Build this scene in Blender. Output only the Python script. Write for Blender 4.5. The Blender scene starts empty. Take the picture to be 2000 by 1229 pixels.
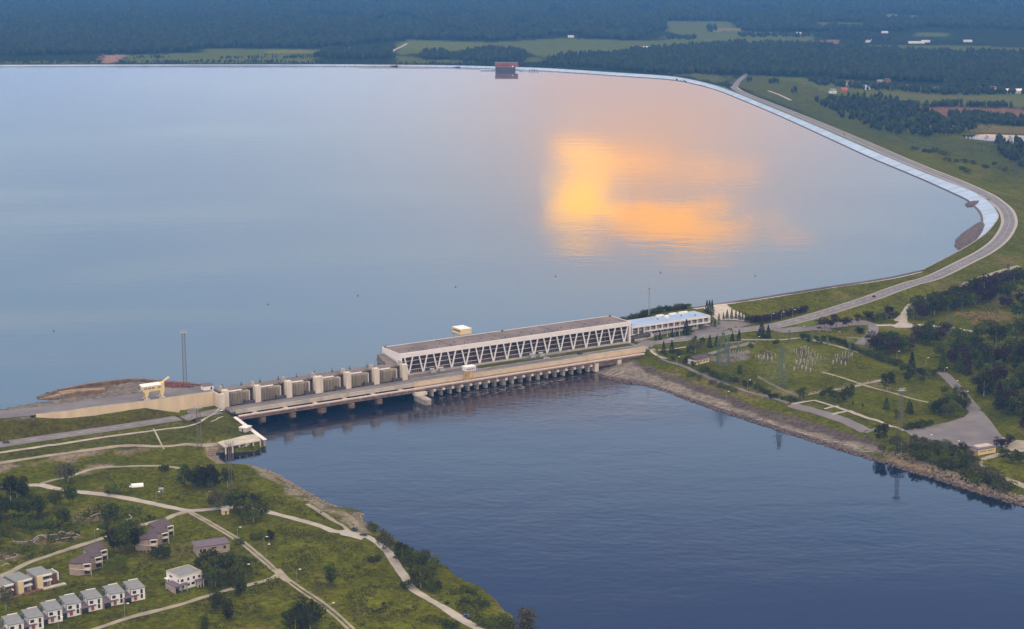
import bpy, bmesh, math, random
import numpy as np
from mathutils import Vector, Matrix
from mathutils.geometry import delaunay_2d_cdt
random.seed(7)
rng = np.random.default_rng(11)
R = math.radians
sc = bpy.context.scene
col = sc.collection

# ------------------------------------------------------------------ camera, world, sun, exposure
HC = 306.0          # camera height above the tailwater
FPX = 3400.0        # focal length in pixels of the 2000 px wide photograph
PITCH = R(12)
SUN_EL, SUN_AZ = R(7.9), R(2.4)
cam_d = bpy.data.cameras.new('camera')
cam = bpy.data.objects.new('camera', cam_d)
col.objects.link(cam)
cam.location = (0, 0, HC)
cam.rotation_euler = (R(90) - PITCH, 0, 0)
cam_d.sensor_width = 36.0
cam_d.lens = FPX / 2000 * 36
cam_d.clip_start = 1.0
cam_d.clip_end = 60000
sc.camera = cam

sc.view_settings.view_transform = 'Standard'
sc.view_settings.look = 'None'
sc.view_settings.exposure = EXPOSURE = 0.0
sc.view_settings.gamma = 1
sc.cycles.use_denoising = True
sc.cycles.volume_bounces = 0
sc.cycles.max_bounces = 5
sc.cycles.volume_step_rate = 4

w = bpy.data.worlds.new('World')
sc.world = w
w.use_nodes = True
nt = w.node_tree
for n in list(nt.nodes): nt.nodes.remove(n)
def wn(t, **k):
    n = nt.nodes.new(t)
    for a, b in k.items(): setattr(n, a, b)
    return n
def wmath(op, a, b=None, c=None):
    n = wn('ShaderNodeMath', operation=op)
    for i, v in enumerate((a, b, c)):
        if v is None: continue
        if isinstance(v, (int, float)): n.inputs[i].default_value = v
        else: nt.links.new(v, n.inputs[i])
    return n.outputs[0]
tc = wn('ShaderNodeTexCoord')
sep = wn('ShaderNodeSeparateXYZ')
nt.links.new(tc.outputs['Generated'], sep.inputs[0])
az = wmath('ARCTAN2', sep.outputs[0], sep.outputs[1])
el = wmath('ARCSINE', sep.outputs[2])
def wgauss(a0, sa, e0, se, jag=None):
    x = wmath('DIVIDE', wmath('SUBTRACT', az, R(a0)), R(sa))
    y = wmath('DIVIDE', wmath('SUBTRACT', el, R(e0)), R(se))
    if jag is not None: x = wmath('ADD', x, jag)
    return wmath('EXPONENT', wmath('MULTIPLY', wmath('ADD', wmath('MULTIPLY', x, x), wmath('MULTIPLY', y, y)), -1.0))
def wnoise(sx, sy, det, lo, hi, sc_=1.0, off=0.0):
    c = wn('ShaderNodeCombineXYZ')
    nt.links.new(wmath('MULTIPLY', az, sx), c.inputs[0])
    nt.links.new(wmath('MULTIPLY', el, sy), c.inputs[1])
    c.inputs[2].default_value = off
    n = wn('ShaderNodeTexNoise'); n.inputs['Scale'].default_value = sc_; n.inputs['Detail'].default_value = det
    nt.links.new(c.outputs[0], n.inputs['Vector'])
    m = wn('ShaderNodeMapRange', interpolation_type='SMOOTHSTEP'); m.inputs[1].default_value = lo; m.inputs[2].default_value = hi
    nt.links.new(n.outputs['Fac'], m.inputs[0])
    return m.outputs[0]
sky = wn('ShaderNodeTexSky', sky_type='NISHITA')
sky.sun_disc = False
sky.sun_elevation = SUN_EL
sky.sun_rotation = SUN_AZ
sky.air_density = 1.0; sky.dust_density = 0.6; sky.ozone_density = 2.0
def wmix(f, a, b, blend='MIX'):
    m = wn('ShaderNodeMix', data_type='RGBA', blend_type=blend)
    for i, v in ((0, f), (6, a), (7, b)):
        if isinstance(v, (int, float)): m.inputs[i].default_value = v
        elif isinstance(v, tuple): m.inputs[i].default_value = v + (1,)
        else: nt.links.new(v, m.inputs[i])
    return m.outputs[2]
# thin evening cloud over the Nishita sky: blue-grey low, warm near the sun, top and back brightened as fill
CLOUD = (6.2, 8.0, 11.0)
CLOUD_MID = (7.8, 10.9, 15.6)
CLOUD_BACK = (25.0, 20.5, 17.5)  # bright warm sky added behind the camera to light the facades
CLOUD_HI = (3.5, 5.3, 11.2)
CLOUD_LILAC = (6.6, 8.2, 13.0)
CLOUD_TOP = (20.5, 17.6, 13.4)
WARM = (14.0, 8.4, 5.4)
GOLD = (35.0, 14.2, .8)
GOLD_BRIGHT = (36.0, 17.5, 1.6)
def welev(lo, hi):
    m = wn('ShaderNodeMapRange', interpolation_type='SMOOTHSTEP'); m.inputs[1].default_value = R(lo); m.inputs[2].default_value = R(hi)
    nt.links.new(el, m.inputs[0]); return m.outputs[0]
cl = wmix(welev(2.5, 6.5), CLOUD_LILAC, CLOUD)
cl = wmix(welev(7, 15), cl, CLOUD_MID)
cl = wmix(welev(16.5, 21), cl, CLOUD_HI)
cl = wmix(welev(24, 42), cl, CLOUD_TOP)
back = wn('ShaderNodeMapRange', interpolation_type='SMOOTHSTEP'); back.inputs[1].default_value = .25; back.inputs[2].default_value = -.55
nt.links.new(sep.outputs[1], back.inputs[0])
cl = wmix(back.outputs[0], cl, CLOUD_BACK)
csky = wmix(0.8, sky.outputs[0], cl)
lowband = wmath('MULTIPLY', wmath('MULTIPLY', wnoise(4, 90, 5, .46, .64), wmath('SUBTRACT', 1.0, welev(12, 18))), 0.6)
csky = wmix(lowband, csky, (10.0, 11.2, 11.8))
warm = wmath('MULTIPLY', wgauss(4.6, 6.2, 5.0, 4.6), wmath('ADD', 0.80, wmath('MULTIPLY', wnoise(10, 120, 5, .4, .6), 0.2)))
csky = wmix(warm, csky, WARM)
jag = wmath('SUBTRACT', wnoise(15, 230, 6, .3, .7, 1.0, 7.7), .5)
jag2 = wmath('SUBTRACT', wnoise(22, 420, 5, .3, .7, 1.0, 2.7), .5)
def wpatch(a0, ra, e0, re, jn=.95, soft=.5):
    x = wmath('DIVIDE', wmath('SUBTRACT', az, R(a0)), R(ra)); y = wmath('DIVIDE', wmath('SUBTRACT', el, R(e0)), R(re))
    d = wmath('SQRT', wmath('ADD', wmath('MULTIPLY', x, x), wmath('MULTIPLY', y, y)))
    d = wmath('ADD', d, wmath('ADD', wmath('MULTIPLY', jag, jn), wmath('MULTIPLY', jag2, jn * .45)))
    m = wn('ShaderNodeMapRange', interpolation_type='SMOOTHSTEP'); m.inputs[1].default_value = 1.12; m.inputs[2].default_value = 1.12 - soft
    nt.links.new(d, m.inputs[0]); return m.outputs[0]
spot = wmath('MAXIMUM', wmath('MULTIPLY', wpatch(4.8, 3.6, 8.95, .9, 1.2, .8), .85), wmath('MULTIPLY', wpatch(3.9, 2.6, 7.15, .42, 1.6, .6), .7))  # gold patches shaped in the unseen sky for their reflection on the reservoir
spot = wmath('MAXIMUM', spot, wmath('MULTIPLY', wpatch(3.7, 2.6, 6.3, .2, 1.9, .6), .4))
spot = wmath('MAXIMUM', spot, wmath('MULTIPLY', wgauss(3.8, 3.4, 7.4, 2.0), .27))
spot = wmath('MAXIMUM', spot, wmath('MULTIPLY', wpatch(15.2, 1.6, 5.9, .6, .4, .6), .5))  # patch added so the pond reflects orange
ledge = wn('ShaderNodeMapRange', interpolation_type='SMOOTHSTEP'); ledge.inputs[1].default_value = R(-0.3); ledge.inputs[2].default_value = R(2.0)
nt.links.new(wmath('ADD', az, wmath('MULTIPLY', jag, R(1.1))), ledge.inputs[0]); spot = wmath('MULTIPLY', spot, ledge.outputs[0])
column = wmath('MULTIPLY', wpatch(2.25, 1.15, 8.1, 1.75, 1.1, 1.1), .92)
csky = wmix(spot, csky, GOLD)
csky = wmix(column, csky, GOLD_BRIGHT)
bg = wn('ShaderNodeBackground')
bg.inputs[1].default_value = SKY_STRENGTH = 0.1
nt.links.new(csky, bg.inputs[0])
wo = wn('ShaderNodeOutputWorld')
nt.links.new(bg.outputs[0], wo.inputs[0])

sun_d = bpy.data.lights.new('sun', 'SUN')
sun = bpy.data.objects.new('sun', sun_d)
col.objects.link(sun)
sun_d.energy = 0.0003
sun_d.angle = R(3.0)
sun_d.color = (1.0, 0.62, 0.28)
sdir = Vector((math.sin(SUN_AZ) * math.cos(SUN_EL), math.cos(SUN_AZ) * math.cos(SUN_EL), math.sin(SUN_EL)))
sun.rotation_euler = sdir.to_track_quat('Z', 'Y').to_euler()
sun.location = (0, 200, 900)

# ------------------------------------------------------------------ geometry helpers
def P(x, y, z=0.0):
    """photo pixel -> point of the world at height z (numpy friendly)"""
    u = np.asarray(x, float) - 1000; v = np.asarray(y, float) - 614.5
    d = FPX * math.sin(PITCH) + v * math.cos(PITCH); h = HC - np.asarray(z, float)
    return h * u / d, h * (FPX * math.cos(PITCH) - v * math.sin(PITCH)) / d
_A = P(781.6, 691.6, 26); _B = P(1232.5, 628, 26)
A0 = (float(_A[0]), float(_A[1]))
_L = math.hypot(_B[0] - _A[0], _B[1] - _A[1])
E1 = ((_B[0] - _A[0]) / _L, (_B[1] - _A[1]) / _L); E2 = (-E1[1], E1[0])
DANG = math.atan2(E1[1], E1[0])
def D(s, t):
    """dam frame (s along the dam, t upstream) -> world"""
    return A0[0] + s * E1[0] + t * E2[0], A0[1] + s * E1[1] + t * E2[1]
def px(pts, z=0.0):
    out = []
    for p in pts:
        zz = p[2] if len(p) > 2 else z
        a, b = P(p[0], p[1], zz)
        out.append((float(a), float(b), zz))
    return np.array(out)

def seg_dist(X, Y, pts, closed=False):
    """distance to a polyline and z of the nearest point"""
    pts = np.asarray(pts, float)
    if closed: pts = np.vstack([pts, pts[:1]])
    best = np.full(X.shape, 1e18); bz = np.zeros(X.shape)
    for a, b in zip(pts[:-1], pts[1:]):
        dx, dy = b[0] - a[0], b[1] - a[1]
        l2 = dx * dx + dy * dy + 1e-9
        t = np.clip(((X - a[0]) * dx + (Y - a[1]) * dy) / l2, 0, 1)
        d = (X - a[0] - t * dx) ** 2 + (Y - a[1] - t * dy) ** 2
        m = d < best
        best = np.where(m, d, best)
        if len(a) > 2: bz = np.where(m, a[2] + t * (b[2] - a[2]), bz)
    return np.sqrt(best), bz
def inside(X, Y, pts):
    pts = np.asarray(pts, float); r = np.zeros(X.shape, bool)
    n = len(pts)
    for i in range(n):
        x1, y1 = pts[i][:2]; x2, y2 = pts[(i + 1) % n][:2]
        if y1 == y2: continue
        c = ((y1 > Y) != (y2 > Y)) & (X < (x2 - x1) * (Y - y1) / (y2 - y1) + x1)
        r ^= c
    return r
def sstep(a, b, x):
    t = np.clip((x - a) / (b - a), 0, 1); return t * t * (3 - 2 * t)
def vnoise(X, Y, s, seed=0):
    """smooth value noise"""
    r = np.random.default_rng(seed); T = r.random((256, 256))
    x = X / s; y = Y / s; xi = np.floor(x).astype(int); yi = np.floor(y).astype(int)
    fx = x - xi; fy = y - yi; fx = fx * fx * (3 - 2 * fx); fy = fy * fy * (3 - 2 * fy)
    g = lambda a, b: T[a % 256, b % 256]
    return (g(xi, yi) * (1 - fx) + g(xi + 1, yi) * fx) * (1 - fy) + (g(xi, yi + 1) * (1 - fx) + g(xi + 1, yi + 1) * fx) * fy
def smooth(pts, step):
    """Catmull-Rom resample of an (N,3) polyline"""
    pts = np.asarray(pts, float); out = []
    n = len(pts)
    for i in range(n - 1):
        p0 = pts[max(i - 1, 0)]; p1 = pts[i]; p2 = pts[i + 1]; p3 = pts[min(i + 2, n - 1)]
        k = max(1, int(np.linalg.norm(p2[:2] - p1[:2]) / step))
        for j in range(k):
            t = j / k
            out.append(0.5 * ((2 * p1) + (-p0 + p2) * t + (2 * p0 - 5 * p1 + 4 * p2 - p3) * t * t + (-p0 + 3 * p1 - 3 * p2 + p3) * t ** 3))
    out.append(pts[-1])
    return np.array(out)

# ------------------------------------------------------------------ materials
MATS = {}
def mat(name, c, rough=0.8, var=0.0, scale=1.0, metal=0.0, c2=None, stretch=None, coord='Object', bump=0.0, rnd=0.0, spec=None, detail=4):
    m = bpy.data.materials.new(name); m.use_nodes = True
    t = m.node_tree; b = t.nodes['Principled BSDF']
    b.inputs['Roughness'].default_value = rough; b.inputs['Metallic'].default_value = metal
    if spec is not None: b.inputs['Specular IOR Level'].default_value = spec
    MATS[name] = m
    if var == 0 and c2 is None:
        b.inputs['Base Color'].default_value = (*c, 1)
    else:
        tcn = t.nodes.new('ShaderNodeTexCoord'); no = t.nodes.new('ShaderNodeTexNoise')
        no.inputs['Scale'].default_value = scale; no.inputs['Detail'].default_value = detail
        vec = tcn.outputs[coord]
        if stretch:
            mp = t.nodes.new('ShaderNodeMapping'); mp.inputs['Scale'].default_value = stretch
            t.links.new(vec, mp.inputs[0]); vec = mp.outputs[0]
        t.links.new(vec, no.inputs['Vector'])
        mr = t.nodes.new('ShaderNodeMapRange'); mr.inputs[1].default_value = .3; mr.inputs[2].default_value = .7
        t.links.new(no.outputs['Fac'], mr.inputs[0])
        mx = t.nodes.new('ShaderNodeMix'); mx.data_type = 'RGBA'
        lo = tuple(v * (1 - var) for v in c); hi = c2 if c2 else tuple(min(1, v * (1 + var)) for v in c)
        mx.inputs[6].default_value = (*lo, 1); mx.inputs[7].default_value = (*hi, 1)
        t.links.new(mr.outputs[0], mx.inputs[0])
        out = mx.outputs[2]
        if rnd:
            oi = t.nodes.new('ShaderNodeObjectInfo'); hs = t.nodes.new('ShaderNodeHueSaturation')
            m1 = t.nodes.new('ShaderNodeMapRange'); m1.inputs[3].default_value = 1 - rnd; m1.inputs[4].default_value = 1 + rnd
            m2 = t.nodes.new('ShaderNodeMapRange'); m2.inputs[3].default_value = .5 - rnd * .09; m2.inputs[4].default_value = .5 + rnd * .04
            t.links.new(oi.outputs['Random'], m1.inputs[0]); t.links.new(oi.outputs['Random'], m2.inputs[0])
            t.links.new(m1.outputs[0], hs.inputs['Value']); t.links.new(m2.outputs[0], hs.inputs['Hue'])
            t.links.new(out, hs.inputs['Color']); out = hs.outputs[0]
        t.links.new(out, b.inputs['Base Color'])
        if bump:
            bp = t.nodes.new('ShaderNodeBump'); bp.inputs['Strength'].default_value = bump; bp.inputs['Distance'].default_value = 0.3
            t.links.new(no.outputs['Fac'], bp.inputs['Height']); t.links.new(bp.outputs[0], b.inputs['Normal'])
    return m
mat('white_paint', (.74, .70, .69), .6, .06, .15)
mat('white_render', (.78, .77, .76), .6, .04, .2)
mat('concrete', (.30, .27, .235), .9, .3, .25, stretch=(1, 1, .35))
mat('pale_concrete', (.45, .41, .35), .9, .2, .2, stretch=(1, 1, .3))
mat('pier_concrete', (.60, .54, .45), .85, .14, .4, stretch=(1, 1, .2))
mat('beige_wall', (.62, .50, .34), .85, .12, .15, stretch=(1, 1, .3))
mat('shaded_concrete', (.045, .032, .026), .8, .4, .3)  # shade under the decks put into the concrete colour
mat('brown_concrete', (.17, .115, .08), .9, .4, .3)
mat('rust_deck', (.22, .15, .11), .9, .35, .25)
mat('dark_steel', (.07, .065, .065), .6)
mat('mast_steel', (.15, .12, .105), .6, .2, 1)
mat('grey_steel', (.24, .24, .24), .5, .1, 1)
mat('galv', (.26, .25, .25), .5, .12, 1)
mat('gate_steel', (.40, .355, .28), .8, .3, .5, stretch=(1, 1, .1))
mat('pipe_pink', (.52, .43, .40), .6, .12, .6)
mat('glass_dark', (.040, .028, .020), .45, .6, .12, stretch=(1, 1, 2), spec=.3)
mat('window_glass', (.03, .035, .04), .1)
mat('roof_brown', (.165, .135, .13), .95, .25, .06)
mat('roof_blue', (.27, .38, .56), .5, .12, .1)
mat('roof_grey', (.20, .21, .22), .8, .12, .4)
mat('roof_purple', (.085, .06, .068), .9, .2, .4)
mat('roof_violet', (.13, .10, .13), .8, .15, .5)
mat('yellow_render', (.70, .58, .34), .8, .05, .4)
mat('cream_paint', (.70, .57, .30), .6, .06, .5)
mat('crane_yellow', (.62, .42, .12), .6, .1, .5)
mat('brick', (.16, .075, .05), .9, .25, .8)
mat('red_brick', (.34, .12, .085), .9, .2, .05)
mat('block_wall', (.36, .29, .25), .9, .15, .6, stretch=(1, 1, 3))
mat('orange_door', (.34, .10, .03), .6)
mat('wood', (.22, .13, .07), .8, .2, 1)
mat('asphalt', (.165, .155, .165), .9, .18, .08, coord='Object')
mat('old_asphalt', (.155, .142, .148), .95, .22, .06)
mat('pale_gravel', (.36, .33, .29), .95, .2, .12)
mat('dust_track', (.28, .25, .19), .95, .25, .15)
mat('line_paint', (.6, .6, .58), .7)
mat('verge', (.34, .31, .29), .95, .15, .2)
mat('slab', (.38, .49, .66), .8, .14, .03)
mat('slab_joint', (.12, .13, .15), .9)
mat('rubble', (.11, .085, .08), .95, .45, .5)
mat('rock', (.19, .155, .115), .95, .5, .6)
mat('car_white', (.75, .75, .75), .3); mat('car_dark', (.03, .03, .035), .3); mat('car_blue', (.04, .06, .16), .3); mat('car_silver', (.45, .46, .48), .3); mat('car_red', (.35, .04, .03), .3)
mat('tyre', (.02, .02, .02), .9)
mat('lamp_white', (.85, .85, .82), .4)
mat('insulator', (.40, .39, .36), .5)
mat('green_steel', (.09, .13, .09), .6, .1, 1)
mat('rust_red', (.14, .05, .04), .9, .3, .5)
mat('tarp_white', (.85, .85, .85), .5)
mat('leaf_dark', (0.022, 0.028, 0.006), .95, 0.0, 7, c2=(0.078, 0.098, 0.012), rnd=.45, spec=.05)  # leaf colours: olive mottle paints light and shade into the crowns
mat('leaf_mid', (0.036, 0.046, 0.007), .95, 0.0, 7, c2=(0.12, 0.145, 0.018), rnd=.3, spec=.05)
mat('leaf_bright', (0.075, 0.105, 0.012), .95, 0.0, 7, c2=(0.15, 0.18, 0.025), rnd=.15, spec=.05)
mat('leaf_willow', (0.055, 0.055, 0.022), .95, 0.0, 7, c2=(0.13, 0.13, 0.06), rnd=.15, spec=.05)
mat('leaf_spruce', (0.016, 0.024, 0.01), .95, 0.0, 7, c2=(0.042, 0.052, 0.02), rnd=.3, spec=.05)
mat('leaf_pine', (0.035, 0.024, 0.016), .95, 0.0, 7, c2=(0.085, 0.062, 0.035), rnd=.3, spec=.05)
mat('leaf_purple', (0.026, 0.015, 0.015), .95, 0.0, 7, c2=(0.065, 0.04, 0.035), rnd=.2, spec=.05)
mat('bark', (.09, .065, .045), .95, .3, 2)
mat('bark_pale', (.35, .32, .28), .95, .3, 2)
mat('bark_red', (.20, .10, .06), .95, .3, 2)

# ------------------------------------------------------------------ objects
def new_obj(name, data=None, parent=None):
    o = bpy.data.objects.new(name, data); col.objects.link(o)
    if parent: o.parent = parent
    return o
def tag(o, label=None, cat=None, group=None, kind=None):
    if label: o['label'] = label
    if cat: o['category'] = cat
    if group: o['group'] = group
    if kind: o['kind'] = kind
    return o
def thing(name, label, cat, loc, rz=0.0, group=None):
    o = new_obj(name); o.location = loc; o.rotation_euler = (0, 0, rz)
    o.empty_display_size = 1
    return tag(o, label, cat, group)
def copy_tree(o, parent=None):
    c = o.copy(); col.objects.link(c)
    if parent: c.parent = parent
    for ch in [k for k in list(o.children)]: copy_tree(ch, c)
    return c
def mesh_np(name, V, F, mats, fm=None, parent=None, colr=None, smooth_=False):
    """numpy verts (n,3) and faces (m,k) -> object"""
    V = np.asarray(V, np.float32); F = np.asarray(F, np.int32); k = F.shape[1]
    me = bpy.data.meshes.new(name)
    me.vertices.add(len(V)); me.vertices.foreach_set('co', V.ravel())
    me.loops.add(F.size); me.loops.foreach_set('vertex_index', F.ravel())
    me.polygons.add(len(F)); me.polygons.foreach_set('loop_start', np.arange(0, F.size, k, dtype=np.int32))
    me.polygons.foreach_set('loop_total', np.full(len(F), k, np.int32))
    if fm is not None: me.polygons.foreach_set('material_index', np.asarray(fm, np.int32))
    me.polygons.foreach_set('use_smooth', np.full(len(F), smooth_, bool))
    if colr is not None:
        a = me.color_attributes.new('zone', 'FLOAT_COLOR', 'POINT')
        c4 = np.ones((len(V), 4), np.float32); c4[:, :3] = colr; a.data.foreach_set('color', c4.ravel())
    me.update(calc_edges=True)
    for m in (mats if isinstance(mats, (list, tuple)) else [mats]): me.materials.append(MATS[m] if isinstance(m, str) else m)
    return new_obj(name, me, parent)
class MB:
    """collects solids, builds ONE mesh object"""
    def __init__(s, ox=0, oy=0, oz=0): s.v = []; s.f = []; s.o = (ox, oy, oz)
    def _add(s, vs, fs):
        b = len(s.v); o = s.o
        s.v += [(x - o[0], y - o[1], z - o[2]) for x, y, z in vs]; s.f += [tuple(i + b for i in f) for f in fs]
    def box(s, x0, x1, y0, y1, z0, z1):
        s.prism([(x0, y0), (x1, y0), (x1, y1), (x0, y1)], z0, z1)
        return s
    def prism(s, pts, z0, z1, ztop=None):
        n = len(pts); a = sum(pts[i][0] * pts[(i + 1) % n][1] - pts[(i + 1) % n][0] * pts[i][1] for i in range(n))
        if a < 0: pts = pts[::-1]; ztop = ztop[::-1] if ztop else None
        zt = ztop or [z1] * n
        vs = [(x, y, z0) for x, y in pts] + [(p[0], p[1], zt[i]) for i, p in enumerate(pts)]
        s._add(vs, [tuple(range(n))[::-1], tuple(range(n, 2 * n))] + [(i, (i + 1) % n, n + (i + 1) % n, n + i) for i in range(n)])
        return s
    def bar(s, a, b, r=0.1, r2=None, n=4):
        a = Vector(a); b = Vector(b); d = (b - a)
        if d.length < 1e-6: return s
        q = d.to_track_quat('Z', 'Y'); r2 = r if r2 is None else r2; vs = []
        for p, rr in ((a, r), (b, r2)):
            for i in range(n):
                an = 2 * math.pi * (i + .5) / n
                vs.append(tuple(p + q @ Vector((math.cos(an) * rr, math.sin(an) * rr, 0))))
        s._add(vs, [tuple(range(n))[::-1], tuple(range(n, 2 * n))] + [(i, (i + 1) % n, n + (i + 1) % n, n + i) for i in range(n)])
        return s
    def quadprism(s, q, th):
        """4 points of a face, extruded by vector th"""
        vs = list(q) + [(p[0] + th[0], p[1] + th[1], p[2] + th[2]) for p in q]
        s._add(vs, [(0, 1, 2, 3), (7, 6, 5, 4), (0, 4, 5, 1), (1, 5, 6, 2), (2, 6, 7, 3), (3, 7, 4, 0)])
        return s
    def build(s, name, m, parent=None, smooth_=False):
        me = bpy.data.meshes.new(name); me.from_pydata(s.v, [], s.f); me.materials.append(MATS[m] if isinstance(m, str) else m)
        bm = bmesh.new(); bm.from_mesh(me); bmesh.ops.recalc_face_normals(bm, faces=bm.faces); bm.to_mesh(me); bm.free()
        if smooth_: me.polygons.foreach_set('use_smooth', [True] * len(me.polygons))
        return new_obj(name, me, parent)

# ------------------------------------------------------------------ outlines traced from the photograph, put at their own heights
ZR = 16.0   # reservoir level
SHORE = px([(1800,530),(1845,510),(1875,491),(1890,484),(1903,472),(1913,455),(1918,438),(1915,417),(1902,402),(1890,392),(1875,384),(1838,367),(1800,350),(1750,329),(1700,308),(1650,285),(1600,262),(1550,239),(1500,217),(1440,192),(1400,176.5),(1350,163),(1300,155),(1200,148),(1100,141),(1040,138),(960,134.5),(850,131.5),(700,129.7),(500,129.2),(300,129.4),(0,130.5),(-600,133),(-1500,140)], ZR)
CREST = px([(1800,528.5),(1845,505.5),(1890,481),(1925,457),(1943,437),(1950,425),(1948,416),(1939,401),(1925,389),(1900,374),(1850,354.5),(1800,335),(1750,314),(1700,293),(1650,271),(1600,249),(1550,228),(1500,207.5),(1440,183),(1400,168.5),(1350,156),(1300,148.5),(1200,142),(1100,135.5),(1040,132.5),(960,130),(850,127.6),(700,126.2),(500,125.9),(300,126.1),(0,127),(-600,129.5),(-1500,135.5)], 20.0)
NEARCREST = px([(1356,604),(1440,591),(1500,582),(1625,562),(1700,551),(1750,542.5),(1800,531)], 20.0)
PLATEDGE = px([(417,760),(400,755),(367,750),(285,745),(250,744),(175,752),(115,762),(90,769),(69,777),(85,777.5),(100,775.5),(121,771.5),(124,777,19),(62,787,19),(0,798.5,19),(-300,852,19),(-700,930,19)], ZR)
RES = np.vstack([np.array([(*D(-139, 4.6), ZR), (*D(-3, 4.6), ZR), (*D(-3, 31), ZR), (*D(28, 31), ZR), (*D(28, 43), ZR), (*D(205, 46), ZR), (*D(284, 47), ZR)]), NEARCREST[1:], SHORE, np.array([(-3200, 1500, ZR)]), PLATEDGE[::-1]])
RIVER = px([(515,871),(500,882),(450,884),(425,884),(417,889),(427,899),(450,906),(482,906),(507,912),(545,929),(562,941),(587,956),(612,971),(637,983),(672,991),(697,995),(710,1003),(704,1015),(717,1028),(740,1036),(770,1052),(800,1070),(847,1095),(875,1107),(887,1122),(912,1135),(937,1145),(955,1160),(970,1172),(987,1194),(1002,1201),(1005,1217),(1020,1240),(1200,1700),(2600,1700),(2600,1180),(2200,1050),(1998,988),(1950,974),(1900,960),(1837,937),(1775,920),(1737,906),(1702,895),(1640,877),(1600,862),(1530,841),(1500,832),(1420,806),(1344,780),(1300,761),(1258,749.5),(1216,745),(1153,725)], 0)
_q = [(*D(143, -26), 0), (*D(143, -8), 0), (*D(-138.5, -8), 0), (*D(-138.5, -75), 0)]
RIVER = np.vstack([RIVER, np.array(_q)])
WALLTOP = px([(417,766),(337,777),(250,789),(185,796.5),(135,804),(100,808),(70,811)], 19)
PLAT = np.vstack([WALLTOP, px([(55,814),(0,819),(-400,885),(-800,960)], 19), px([(-700,930),(-300,852),(0,798.5),(62,787),(124,777),(205,766),(214,754),(250,746),(285,745),(367,750),(400,755),(417,760)], 19), np.array([(*D(-138, 5), ZR), (*D(-138, -1), 19)])])
SPIT = px([(69,777),(90,769),(115,762),(175,752),(230,746),(230,768),(120,773),(100,776)], ZR)
ROAD_L = np.vstack([px([(-500,948),(-250,908),(0,868.8),(125,850.3),(250,832.3),(375,812.4)], 10.3), np.array([(*D(-137, -17), 9.7), (*D(-60, -17), 9.5)])])
ROAD_R = np.vstack([np.array([(*D(197, -16), 9.5)]), px([(1262,672.5,9.6),(1311,664.5,9.8),(1375,655,10),(1440,646,10.3),(1500,639,11),(1550,628,12.5),(1600,614.5,14),(1650,599,16),(1700,583,18),(1740,568,19.3),(1780,554,20),(1825,541,20),(1885,512,20),(1925,491,20),(1953,469,20),(1969,444,20),(1971,427,20),(1963,409,20),(1945,393,20),(1925,380,20),(1875,357,20),(1800,327,20),(1750,306,20),(1700,284,20),(1650,262.5,20),(1600,241.5,20),(1550,221,20),(1500,201,20),(1450,181,20),(1433,170,19),(1440,156,15),(1452,147,12),(1464,138,9)])])
MOUND_L = px([(-600,925,18.6),(-200,852,18.6),(0,822,18.6),(58,815,18.0)])
MOUND = px([(70,813,18),(120,815,15.6),(185,809,14.4),(250,797,15.6),(300,791.5,15.4),(327,791,14.3),(348,793,12)])
CRESTR = ROAD_R
INTAKE = np.array([(*D(202, 37), 19.3), (*D(288, 37), 19.3)])
BANKTOP_R = 7.5
FORE = px([(362,793),(385,790),(418,788),(436,795),(470,800),(440,808),(385,811),(366,808),(358,800)], 9.9)
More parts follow.
